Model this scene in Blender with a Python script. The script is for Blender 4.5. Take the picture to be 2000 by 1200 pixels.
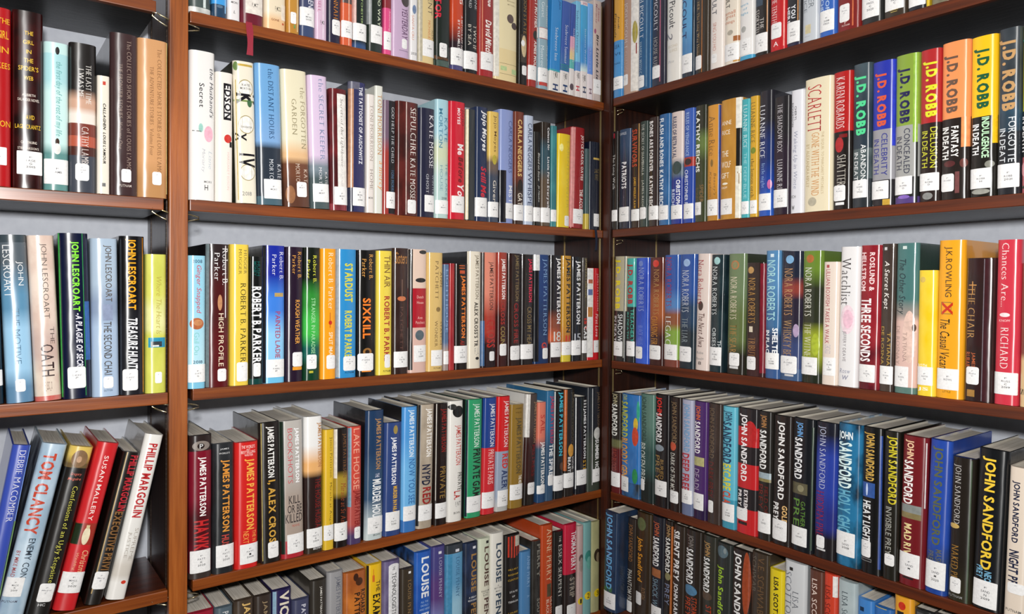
import bpy, bmesh, math, random
import numpy as np
from mathutils import Matrix, Vector

# ---------------------------------------------------------------- scene reset
for o in list(bpy.data.objects):
    bpy.data.objects.remove(o)
S = bpy.context.scene
COL = S.collection
EYE = 1.45                       # height of the camera above the floor (m)

# ---------------------------------------------------------------- camera
cam_d = bpy.data.cameras.new('camera')
cam_d.sensor_width = 36.0
cam_d.lens = 36.0 * 1406.87 / 2000.0
cam_d.shift_x = 0.00193
cam_d.shift_y = -0.01005
cam_d.clip_start = 0.02
cam = bpy.data.objects.new('camera', cam_d)
COL.objects.link(cam)
yaw, pitch, roll = 0.92752, -0.00893, 0.00576
fw = Vector((math.cos(yaw) * math.cos(pitch), math.sin(yaw) * math.cos(pitch), math.sin(pitch)))
r0 = Vector((math.sin(yaw), -math.cos(yaw), 0))
u0 = r0.cross(fw)
rt = r0 * math.cos(roll) + u0 * math.sin(roll)
up = -r0 * math.sin(roll) + u0 * math.cos(roll)
M = Matrix((rt, up, -fw)).transposed().to_4x4()
M.translation = Vector((-1.22229, -1.25914, EYE))
cam.matrix_world = M
S.camera = cam

# ---------------------------------------------------------------- light, world, exposure
W = bpy.data.worlds.new('room_air')
S.world = W
W.use_nodes = True
W.node_tree.nodes['Background'].inputs[0].default_value = (1.0, 0.98, 0.95, 1)
W.node_tree.nodes['Background'].inputs[1].default_value = 0.05

def area(name, loc, target, size, watts, color):
    d = bpy.data.lights.new(name, 'AREA')
    d.shape = 'DISK'; d.size = size; d.energy = watts; d.color = color
    o = bpy.data.objects.new(name, d); COL.objects.link(o)
    o.location = loc
    o.rotation_euler = (Vector(target) - Vector(loc)).to_track_quat('-Z', 'Y').to_euler()
    return o
area('camera_flash', (-1.25, -1.30, EYE + 0.17), (-0.25, -0.15, EYE), 0.09, 25.0, (1.0, 0.985, 0.96))
area('ceiling_fill', (-1.5, -1.5, 2.62), (-1.5, -1.5, 0.0), 0.9, 10.0, (1.0, 0.95, 0.88))  # unseen fill light added below the ceiling to soften the flash shadows

S.view_settings.view_transform = 'Standard'
S.view_settings.look = 'None'
S.view_settings.gamma = 1.0
S.view_settings.use_curve_mapping = False
S.view_settings.exposure = -0.03

# ---------------------------------------------------------------- helpers
def lin(h):
    if len(h) == 3: h = h[0]*2 + h[1]*2 + h[2]*2
    c = [int(h[i:i+2], 16) / 255 for i in (0, 2, 4)]
    return tuple(x / 12.92 if x <= .04045 else ((x + .055) / 1.055) ** 2.4 for x in c)

def new_mat(name, rough=.5, coat=0., coat_rough=.1, metal=0., spec=.5):
    m = bpy.data.materials.new(name); m.use_nodes = True
    b = m.node_tree.nodes['Principled BSDF']
    b.inputs['Roughness'].default_value = rough
    b.inputs['Metallic'].default_value = metal
    b.inputs['Coat Weight'].default_value = coat
    b.inputs['Coat Roughness'].default_value = coat_rough
    b.inputs['Specular IOR Level'].default_value = spec
    return m, m.node_tree.nodes, m.node_tree.links, b

def noise_nodes(N, L, scale, detail=3., vec_scale=(1, 1, 1), rand=True, rough=.5):
    tc = N.new('ShaderNodeTexCoord'); mp = N.new('ShaderNodeMapping')
    mp.inputs['Scale'].default_value = vec_scale
    if rand:
        oi = N.new('ShaderNodeObjectInfo'); ad = N.new('ShaderNodeVectorMath'); ad.operation = 'ADD'
        ml = N.new('ShaderNodeMath'); ml.operation = 'MULTIPLY'; ml.inputs[1].default_value = 37.
        L.new(oi.outputs['Random'], ml.inputs[0]); L.new(ml.outputs[0], ad.inputs[1])
        L.new(tc.outputs['Object'], ad.inputs[0]); L.new(ad.outputs[0], mp.inputs['Vector'])
    else:
        L.new(tc.outputs['Object'], mp.inputs['Vector'])
    n = N.new('ShaderNodeTexNoise'); n.inputs['Scale'].default_value = scale
    n.inputs['Detail'].default_value = detail; n.inputs['Roughness'].default_value = rough
    L.new(mp.outputs[0], n.inputs['Vector'])
    return n

def ramp(N, L, src, stops):
    r = N.new('ShaderNodeValToRGB'); e = r.color_ramp.elements
    while len(e) < len(stops): e.new(.5)
    for k, (p, c) in enumerate(stops):
        e[k].position = p; e[k].color = (*c, 1)
    L.new(src, r.inputs[0]); return r

def bump(N, L, src, b, strength, dist=.002):
    n = N.new('ShaderNodeBump'); n.inputs['Strength'].default_value = strength
    n.inputs['Distance'].default_value = dist
    L.new(src, n.inputs['Height']); L.new(n.outputs[0], b.inputs['Normal'])
    return n

def streaky(N, L, b, rough=.30, coat=.5):
    # clear plastic wrap: tiny horizontal creases stretch every highlight along the book's height
    b.inputs['Roughness'].default_value = rough
    b.inputs['Anisotropic'].default_value = .88
    b.inputs['Specular IOR Level'].default_value = .8
    b.inputs['Coat Weight'].default_value = coat
    b.inputs['Coat Roughness'].default_value = .06
    t = N.new('ShaderNodeCombineXYZ'); t.inputs[2].default_value = 1.
    L.new(t.outputs[0], b.inputs['Tangent'])
    n = noise_nodes(N, L, 26., 2., (1., 1., .6))
    p = bump(N, L, n.outputs['Fac'], b, .50, .002)
    L.new(p.outputs[0], b.inputs['Coat Normal'])

# glossy wrapped paper jacket: printed colours live on the mesh, mottling is noise between two printed colours
JACKET, N, L, b = new_mat('jacket_wrap', .36, 1.0, .13)
a1 = N.new('ShaderNodeAttribute'); a1.attribute_name = 'ink'
a2 = N.new('ShaderNodeAttribute'); a2.attribute_name = 'ink_two'
n = noise_nodes(N, L, 42., 4., (1, 1, .55))
r = ramp(N, L, n.outputs['Fac'], [(.38, (0, 0, 0)), (.62, (1, 1, 1))])
mu = N.new('ShaderNodeMath'); mu.operation = 'MULTIPLY'
L.new(r.outputs[0], mu.inputs[0]); L.new(a2.outputs['Alpha'], mu.inputs[1])
mx = N.new('ShaderNodeMix'); mx.data_type = 'RGBA'
L.new(mu.outputs[0], mx.inputs['Factor']); L.new(a1.outputs['Color'], mx.inputs['A']); L.new(a2.outputs['Color'], mx.inputs['B'])
L.new(mx.outputs['Result'], b.inputs['Base Color'])
streaky(N, L, b)

PRINT, N, L, b = new_mat('printed_ink', .4, 1., .13)
a1 = N.new('ShaderNodeAttribute'); a1.attribute_name = 'ink'
L.new(a1.outputs['Color'], b.inputs['Base Color'])
streaky(N, L, b)

ART, N, L, b = new_mat('printed_art', .4, 1., .13)
a1 = N.new('ShaderNodeAttribute'); a1.attribute_name = 'ink'
n = noise_nodes(N, L, 160., 3.)
r = ramp(N, L, n.outputs['Fac'], [(.35, (.86, .86, .86)), (.65, (1.06, 1.06, 1.06))])
mx = N.new('ShaderNodeMix'); mx.data_type = 'RGBA'; mx.blend_type = 'MULTIPLY'; mx.inputs['Factor'].default_value = 1.
L.new(a1.outputs['Color'], mx.inputs['A']); L.new(r.outputs[0], mx.inputs['B'])
L.new(mx.outputs['Result'], b.inputs['Base Color'])
streaky(N, L, b)

LABEL, N, L, b = new_mat('label_paper', .55, .5, .15)
n = noise_nodes(N, L, 300., 2.)
r = ramp(N, L, n.outputs['Fac'], [(.3, lin('e6e5e4')), (.7, lin('f3f2f1'))])
L.new(r.outputs[0], b.inputs['Base Color'])

PAGES, N, L, b = new_mat('page_edges', .85, 0., .1, 0., .2)
n = noise_nodes(N, L, 1.0, 2., (900, 12, 12))
r = ramp(N, L, n.outputs['Fac'], [(.3, lin('b5aca0')), (.7, lin('d9d2c8'))])
L.new(r.outputs[0], b.inputs['Base Color'])
bump(N, L, n.outputs['Fac'], b, .4, .0008)

def wood(name, c0, c1, c2, rough, coat, axis):
    m, N, L, b = new_mat(name, rough, coat, .22)
    sc = {'x': (2.2, 55, 55), 'y': (55, 2.2, 55), 'z': (55, 55, 2.2)}[axis]
    n = noise_nodes(N, L, 1.6, 6., sc, True, .62)
    r = ramp(N, L, n.outputs['Fac'], [(.28, lin(c0)), (.5, lin(c1)), (.74, lin(c2))])
    n3 = noise_nodes(N, L, 3.5, 2.)
    r3 = ramp(N, L, n3.outputs['Fac'], [(.3, (.80, .78, .76)), (.7, (1.12, 1.1, 1.08))])
    mx = N.new('ShaderNodeMix'); mx.data_type = 'RGBA'; mx.blend_type = 'MULTIPLY'; mx.inputs['Factor'].default_value = 1.
    L.new(r.outputs[0], mx.inputs['A']); L.new(r3.outputs[0], mx.inputs['B'])
    L.new(mx.outputs['Result'], b.inputs['Base Color'])
    bump(N, L, n.outputs['Fac'], b, .35, .0012)
    return m
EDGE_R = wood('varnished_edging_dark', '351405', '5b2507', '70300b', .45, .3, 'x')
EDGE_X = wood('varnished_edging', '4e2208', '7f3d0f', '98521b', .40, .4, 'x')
POST_Z = wood('varnished_post', '6a330c', '985018', 'b0682c', .42, .4, 'z')
DARK_Z = wood('dark_stained_panel', '1a0c07', '2c140c', '3d1f12', .4, .4, 'z')
DARK_X = wood('dark_stained_board', '2a0f06', '421a0b', '55230f', .30, .5, 'x')
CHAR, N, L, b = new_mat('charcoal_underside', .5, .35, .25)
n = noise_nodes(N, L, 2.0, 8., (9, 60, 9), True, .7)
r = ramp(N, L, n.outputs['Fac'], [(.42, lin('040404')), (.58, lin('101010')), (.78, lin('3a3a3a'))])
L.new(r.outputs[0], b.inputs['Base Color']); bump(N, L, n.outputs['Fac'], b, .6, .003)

PAINT, N, L, b = new_mat('grey_wall_paint', .7)
n = noise_nodes(N, L, 60., 4., rand=False)
r = ramp(N, L, n.outputs['Fac'], [(.3, lin('b4b8c2')), (.7, lin('bec2cb'))])
L.new(r.outputs[0], b.inputs['Base Color']); bump(N, L, n.outputs['Fac'], b, .15, .002)
FLOOR, N, L, b = new_mat('carpet_floor', .95)
n = noise_nodes(N, L, 400., 4., rand=False)
r = ramp(N, L, n.outputs['Fac'], [(.3, lin('2c2622')), (.7, lin('40382f'))])
L.new(r.outputs[0], b.inputs['Base Color']); bump(N, L, n.outputs['Fac'], b, .6, .004)
CEIL, N, L, b = new_mat('ceiling_board', .9)
n = noise_nodes(N, L, 90., 4., rand=False)
r = ramp(N, L, n.outputs['Fac'], [(.3, lin('d9d8d4')), (.7, lin('e6e5e1'))])
L.new(r.outputs[0], b.inputs['Base Color'])
BRASS, N, L, b = new_mat('brass_strip', .35, 0., .1, .85)
n = noise_nodes(N, L, 1.5, 2., (30, 30, 2))
r = ramp(N, L, n.outputs['Fac'], [(.3, lin('b08c52')), (.6, lin('e0c68c'))])
L.new(r.outputs[0], b.inputs['Base Color'])
STEEL, N, L, b = new_mat('dull_dark_strip', .5, 0., .1, .4)
tc = N.new('ShaderNodeTexCoord'); wv = N.new('ShaderNodeTexWave'); wv.bands_direction = 'Z'
wv.inputs['Scale'].default_value = 38.; L.new(tc.outputs['Object'], wv.inputs['Vector'])
r = ramp(N, L, wv.outputs['Fac'], [(.0, lin('54463a')), (.08, lin('54463a')), (.12, lin('2a1c14')), (1., lin('33241a'))])
L.new(r.outputs[0], b.inputs['Base Color'])
WIRE, N, L, b = new_mat('gilt_wire', .25, 0., .1, 1.)
n = noise_nodes(N, L, 80., 2.)
r = ramp(N, L, n.outputs['Fac'], [(.3, lin('d8c48c')), (.7, lin('f4ead0'))]); L.new(r.outputs[0], b.inputs['Base Color'])
def cloth(name, c):
    m, N, L, b = new_mat(name, .6)
    n = noise_nodes(N, L, 900., 2.)
    k = lin(c)
    r = ramp(N, L, n.outputs['Fac'], [(.3, tuple(x * .75 for x in k)), (.7, k)]); L.new(r.outputs[0], b.inputs['Base Color'])
    return m
RIB_RED = cloth('red_ribbon', '9a1c34'); RIB_DARK = cloth('navy_ribbon', '1c2438')

def link(name, me, mats=(), parent=None):
    o = bpy.data.objects.new(name, me); COL.objects.link(o)
    for m in mats: me.materials.append(m)
    if parent is not None: o.parent = parent
    return o
def empty(name, loc, label, cat, group=None):
    o = bpy.data.objects.new(name, None); COL.objects.link(o)
    o.location = loc; o['label'] = label; o['category'] = cat
    o.empty_display_size = .03
    if group: o['group'] = group
    return o
def box_mesh(name, x0, x1, y0, y1, z0, z1, bev=0.):
    bm = bmesh.new()
    bmesh.ops.create_cube(bm, size=1)
    for v in bm.verts:
        v.co = Vector(((x0 + x1) / 2 + v.co.x * (x1 - x0), (y0 + y1) / 2 + v.co.y * (y1 - y0), (z0 + z1) / 2 + v.co.z * (z1 - z0)))
    if bev: bmesh.ops.bevel(bm, geom=list(bm.edges), offset=bev, segments=2, affect='EDGES', profile=.6)
    me = bpy.data.meshes.new(name); bm.to_mesh(me); bm.free(); return me
def tube_mesh(name, pts, rad, sides=8):
    vs, fs = [], []
    P = [Vector(p) for p in pts]
    for i, p in enumerate(P):
        d = (P[min(i + 1, len(P) - 1)] - P[max(i - 1, 0)]).normalized()
        a = d.cross(Vector((.3, .2, 1))).normalized(); c = d.cross(a)
        for k in range(sides):
            t = 2 * math.pi * k / sides
            vs.append(p + (a * math.cos(t) + c * math.sin(t)) * rad)
    for i in range(len(P) - 1):
        for k in range(sides):
            fs.append((i * sides + k, i * sides + (k + 1) % sides, (i + 1) * sides + (k + 1) % sides, (i + 1) * sides + k))
    fs.append(tuple(range(sides))); fs.append(tuple(reversed(range((len(P) - 1) * sides, len(P) * sides))))
    me = bpy.data.meshes.new(name); me.from_pydata(vs, [], fs); me.shade_smooth(); return me

# ---------------------------------------------------------------- room
def struct(name, me, mats):
    o = link(name, me, mats); o['kind'] = 'structure'; return o
DL, DR = .185, .215             # depth of the left and right bookcases
struct('floor', box_mesh('floor', -3.6, DR + .1, -3.6, DL + .1, -.05, 0), [FLOOR])
struct('ceiling', box_mesh('ceiling', -3.6, DR + .1, -3.6, DL + .1, 2.7, 2.75), [CEIL])
struct('wall_left', box_mesh('wall_left', -3.6, DR + .1, DL, DL + .1, 0, 2.7), [PAINT])
struct('wall_right', box_mesh('wall_right', DR, DR + .1, -3.6, DL, 0, 2.7), [PAINT])

# ---------------------------------------------------------------- bookcases
HT = 2.15
def shelf(parent, a0, a1, z, depth, y0=0.0, th=.0188, em=None):
    """board + solid wood edging; local x runs along the case, y into it"""
    me = box_mesh('shelf', a0, a1, y0 + .012, depth - .002, z - th + .0006, z - .0002)
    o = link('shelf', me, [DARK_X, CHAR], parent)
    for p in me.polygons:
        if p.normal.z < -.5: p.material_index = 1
    link('edging', box_mesh('edging', a0, a1, y0, y0 + .012, z - th, z, .0014), [em or EDGE_X], o)
    return o
def clip(parent, pts, rad=.0012):
    return link('shelf_clip', tube_mesh('shelf_clip', pts, rad), [WIRE], parent)

HL = dict(P=[.4575, .1441, -.1681, -.4885, -.80], L=[.4542, .1460, -.1658, -.4817, -.7760, -1.10],
          R=[.4574, .1457, -.1657, -.4788, -.7470, -1.08])
case_l = empty('bookcase', (0, 0, EYE), 'brown varnished bookcase filling the left wall, with one tall upright post', 'bookcase')
link('upright_post', box_mesh('upright_post', -.9654, -.9374, -.0015, .012, -EYE, HT - EYE, .0015), [POST_Z], case_l)
link('side_panel', box_mesh('side_panel', -.9640, -.9388, .012, DL - .001, -EYE, HT - EYE), [DARK_Z], case_l)
link('side_panel', box_mesh('side_panel', .0040, .0195, .0005, DL - .001, -EYE, HT - EYE), [DARK_Z], case_l)
link('side_panel', box_mesh('side_panel', -2.43, -2.402, 0, DL - .001, -EYE, HT - EYE), [DARK_Z], case_l)
for xs, mt, sd in ((.0040, BRASS, -1), (-.9640, STEEL, -1), (-.9388, STEEL, 1)):
    for y in ((.012, .142) if xs > -.5 else (.026, .150)):
        link('pilaster_strip', box_mesh('pilaster_strip', min(xs, xs + sd * .0008), max(xs, xs + sd * .0008), y, y + (.004 if mt is BRASS else .008), -EYE, HT - EYE - .01), [mt], case_l)
for k, z in enumerate(HL['P']):
    shelf(case_l, -2.40, (-.985, -.9735, -.9668, -.9668, -.9668)[k], z, DL)
for k, z in enumerate(HL['L']):
    shelf(case_l, (-.9345, -.9345, -.9295, -.9290, -.9345, -.9345)[k], .0015, z, DL)
for z in (.435, .124, -.187, -.500, -.79):      # wire clips under the shelf ends, either side of the post
    clip(case_l, [(-.9655, .004, z - .002), (-.983, .002, z + .004), (-.9905, .001, z + .0035), (-.9905, .001, z - .002), (-.981, .002, z - .008), (-.9685, .004, z - .0135)])
    clip(case_l, [(-.9372, .004, z - .002), (-.926, .003, z - .0045), (-.9195, .003, z - .0065), (-.9195, .003, z - .0095), (-.927, .003, z - .0115), (-.9372, .004, z - .0135)])
case_r = empty('bookcase', (0, 0, EYE), 'brown varnished bookcase filling the right wall, starting at the dark corner post', 'bookcase')
case_r.rotation_euler = (0, 0, -math.pi / 2)     # local x runs away from the corner, local y into the case
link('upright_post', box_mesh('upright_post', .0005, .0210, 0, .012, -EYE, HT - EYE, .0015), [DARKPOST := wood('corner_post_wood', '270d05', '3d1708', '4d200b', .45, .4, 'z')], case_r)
link('side_panel', box_mesh('side_panel', .0015, .0262, .003, DR - .001, -EYE, HT - EYE), [DARK_Z], case_r)
link('side_panel', box_mesh('side_panel', 2.402, 2.43, 0, DR - .001, -EYE, HT - EYE), [DARK_Z], case_r)
for y in (.010, .160):
    link('pilaster_strip', box_mesh('pilaster_strip', .0262, .0268, y, y + .004, -EYE, HT - EYE - .01), [BRASS], case_r)
for z in HL['R']:
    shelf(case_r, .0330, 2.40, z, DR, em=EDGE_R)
for z in (.432, .121, -.190, -.50):
    clip(case_r, [(.0284, .02, z), (.045, .02, z + .001), (.049, .02, z - .003), (.045, .02, z - .006), (.0284, .02, z - .009)])

# ---------------------------------------------------------------- glyphs from Blender's built-in font
GL = {}
SERIF_LEVELS = None
def glyph(ch, st):
    """triangulated outline of one character: verts (n,2), tris (m,3), width; cut into bands so it can follow a curved spine"""
    key = (ch, st)
    if key in GL: return GL[key]
    cu = bpy.data.curves.new('g', 'FONT'); cu.body = ch; cu.size = 1; cu.resolution_u = 2
    cu.fill_mode = 'FRONT'
    cu.offset = .052 if 'k' in st else .030 if 'b' in st else (-.012 if 't' in st else (-.020 if 's' in st else .004))
    ob = bpy.data.objects.new('g', cu); COL.objects.link(ob)
    dg = bpy.context.evaluated_depsgraph_get()
    me = ob.evaluated_get(dg).to_mesh()
    bm = bmesh.new(); bm.from_mesh(me)
    ob.evaluated_get(dg).to_mesh_clear()
    bpy.data.objects.remove(ob); bpy.data.curves.remove(cu)
    slabs = []
    if 's' in st and ch.isalpha():
        for e in bm.edges:
            if len(e.link_faces) != 1: continue
            p, q = e.verts[0].co, e.verts[1].co
            if abs(p.y - q.y) < 2e-3 and .03 < abs(p.x - q.x) < .17:
                for lv in (0., .449, .682):
                    if abs(p.y - lv) < .03:
                        slabs.append(((p.x + q.x) / 2, p.y, abs(p.x - q.x) / 2 + .055)); break
    for cx, y, hw in slabs:
        s = .042 if y < .3 else -.042
        vs = [bm.verts.new((cx - hw, y, 0)), bm.verts.new((cx + hw, y, 0)), bm.verts.new((cx + hw * .62, y + s, 0)), bm.verts.new((cx - hw * .62, y + s, 0))]
        if s < 0: vs.reverse()
        bm.faces.new(vs)
    for lv in (.15, .33, .50):
        bmesh.ops.bisect_plane(bm, geom=list(bm.verts) + list(bm.edges) + list(bm.faces), plane_co=(0, lv, 0), plane_no=(0, 1, 0))
    bmesh.ops.triangulate(bm, faces=list(bm.faces))
    bm.verts.ensure_lookup_table()
    V = np.array([(v.co.x, v.co.y) for v in bm.verts], float).reshape(-1, 2)
    F = np.array([[v.index for v in f.verts] for f in bm.faces], int).reshape(-1, 3)
    for i, v in enumerate(bm.verts): v.index = i
    F = np.array([[v.index for v in f.verts] for f in bm.faces], int).reshape(-1, 3)
    bm.free()
    if len(V) == 0: GL[key] = (V, F, .25); return GL[key]
    if 's' in st and 'b' not in st:      # roman letters: thicken the upright strokes only
        F = np.concatenate([F, F + len(V)]); V = np.concatenate([V, V + (.034, 0)])
    x0, x1 = V[:, 0].min(), V[:, 0].max()
    V[:, 0] -= x0
    GL[key] = (V, F, x1 - x0)
    return GL[key]

def text_flat(s, st):
    """lay a string out; returns verts (n,2) and tris"""
    Vs, Fs, x, n = [], [], 0., 0
    gap = .12 if 'k' in st else .10 if 'b' not in st else .085
    st2 = ''.join(c for c in st if c in 'btsk')
    for ch in s:
        if ch == ' ': x += .27; continue
        V, F, w = glyph(ch, st2)
        if len(V):
            Vs.append(V + (x, 0)); Fs.append(F + n); n += len(V)
        x += w + gap
    if not Vs: return None
    V = np.concatenate(Vs); F = np.concatenate(Fs)
    if 'i' in st: V[:, 0] += V[:, 1] * .22
    return V, F

# ---------------------------------------------------------------- books
class Bag:
    """collects coloured triangles that lie on one book's spine"""
    def __init__(s): s.V, s.F, s.C, s.n = [], [], [], 0
    def add(s, V, F, c):
        s.V.append(V); s.F.append(F + s.n); s.n += len(V); s.C.append(np.tile(np.array([*c, 1.]), (len(V), 1)))
    def build(s, name, mat, parent):
        if not s.V: return None
        V = np.concatenate(s.V); F = np.concatenate(s.F); C = np.concatenate(s.C)
        me = bpy.data.meshes.new(name); me.from_pydata(V.tolist(), [], F.tolist())
        at = me.color_attributes.new('ink', 'FLOAT_COLOR', 'POINT'); at.data.foreach_set('color', C.ravel())
        me.update()
        return link(name, me, [mat], parent)

PP = 2.35
def spine_y(x, w, r):
    t = np.clip(np.abs(2 * np.asarray(x, float) / w), 0, 1)
    return r * (1 - (1 - t ** PP) ** (1 / PP))

def parse_stops(s):
    bands, mott = [], None         # list of (v0, c0, v1, c1)
    cur, v = None, 0.
    pend = None
    for tk in s.split():
        if tk[0] not in '*~=':
            c = lin(tk)
            if cur is None: cur = c
            else:
                if pend is None: cur = c
                elif isinstance(pend, tuple):
                    bands.append((v, cur, pend[0], cur)); bands.append((pend[0], cur, pend[1], c)); v = pend[1]; cur = c
                else:
                    bands.append((v, cur, pend, cur)); v = pend; cur = c
                pend = None
        elif tk[0] == '*': h, am = tk[1:].split('.'); mott = (*lin(h), float('.' + am))
        elif tk[0] == '~': q = tk[1:].split(','); pend = (float(q[0]), float(q[1]))
        else: pend = float(tk[1:])
    bands.append((v, cur, 100., cur))
    return [(max(a, 0), c0, min(b, 100), c1) for a, c0, b, c1 in bands if min(b, 100) - max(a, 0) > .05], mott

def patch(kind, x0, x1, z0, z1, w, r, off, rad=.0):
    """curved decal: kind r rectangle, e ellipse, o rounded rectangle (corner radius rad)"""
    n = 10
    xs = np.linspace(x0, x1, n + 1)
    if kind == 'o': xs = np.unique(np.concatenate([xs, [x0 + rad * k for k in (.08, .3, .6, 1)], [x1 - rad * k for k in (.08, .3, .6, 1)]])); xs = xs[(xs >= x0 - 1e-9) & (xs <= x1 + 1e-9)]
    if kind == 'e': xs = (x0 + x1) / 2 - (x1 - x0) / 2 * np.cos(np.linspace(.02, math.pi - .02, 13))
    zt, zb = np.full(len(xs), z1), np.full(len(xs), z0)
    if kind == 'e':
        k = np.sqrt(np.clip(1 - ((xs - (x0 + x1) / 2) / ((x1 - x0) / 2)) ** 2, 0, 1)) * (z1 - z0) / 2
        zt = (z0 + z1) / 2 + k; zb = (z0 + z1) / 2 - k
    if kind == 'o' and rad > 0:
        d = np.minimum(xs - x0, x1 - xs); d = np.clip(rad - d, 0, rad)
        k = rad - np.sqrt(np.clip(rad * rad - d * d, 0, None)); zt = zt - k; zb = zb + k
    y = spine_y(xs, w, r) - off
    V = np.concatenate([np.stack([xs, y, zb], 1), np.stack([xs, y, zt], 1)])
    m = len(xs); F = []
    for i in range(m - 1): F += [(i, i + 1, m + i + 1), (i, m + i + 1, m + i)]
    return V, np.array(F)

def put_text(bag, s, x0, x1, z0, z1, w, r, off, col, st):
    """fit the string into the box; 'h' runs across the spine, otherwise it runs down it"""
    tf = text_flat(s, st)
    if tf is None: return
    V, F = tf
    a0, a1 = V[:, 0].min(), V[:, 0].max(); b0, b1 = V[:, 1].min(), V[:, 1].max()
    if 'h' in st or 'v' in st:
        X = x0 + (V[:, 0] - a0) / (a1 - a0 + 1e-6) * (x1 - x0); Z = z0 + (V[:, 1] - b0) / (b1 - b0 + 1e-6) * (z1 - z0)
    else:
        X = x0 + (V[:, 1] - b0) / (b1 - b0 + 1e-6) * (x1 - x0); Z = z1 - (V[:, 0] - a0) / (a1 - a0 + 1e-6) * (z1 - z0)
    bag.add(np.stack([X, spine_y(X, w, r) - off, Z], 1), F, col)

def page_depth(h): return .158 if h > .2 else .135

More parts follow.
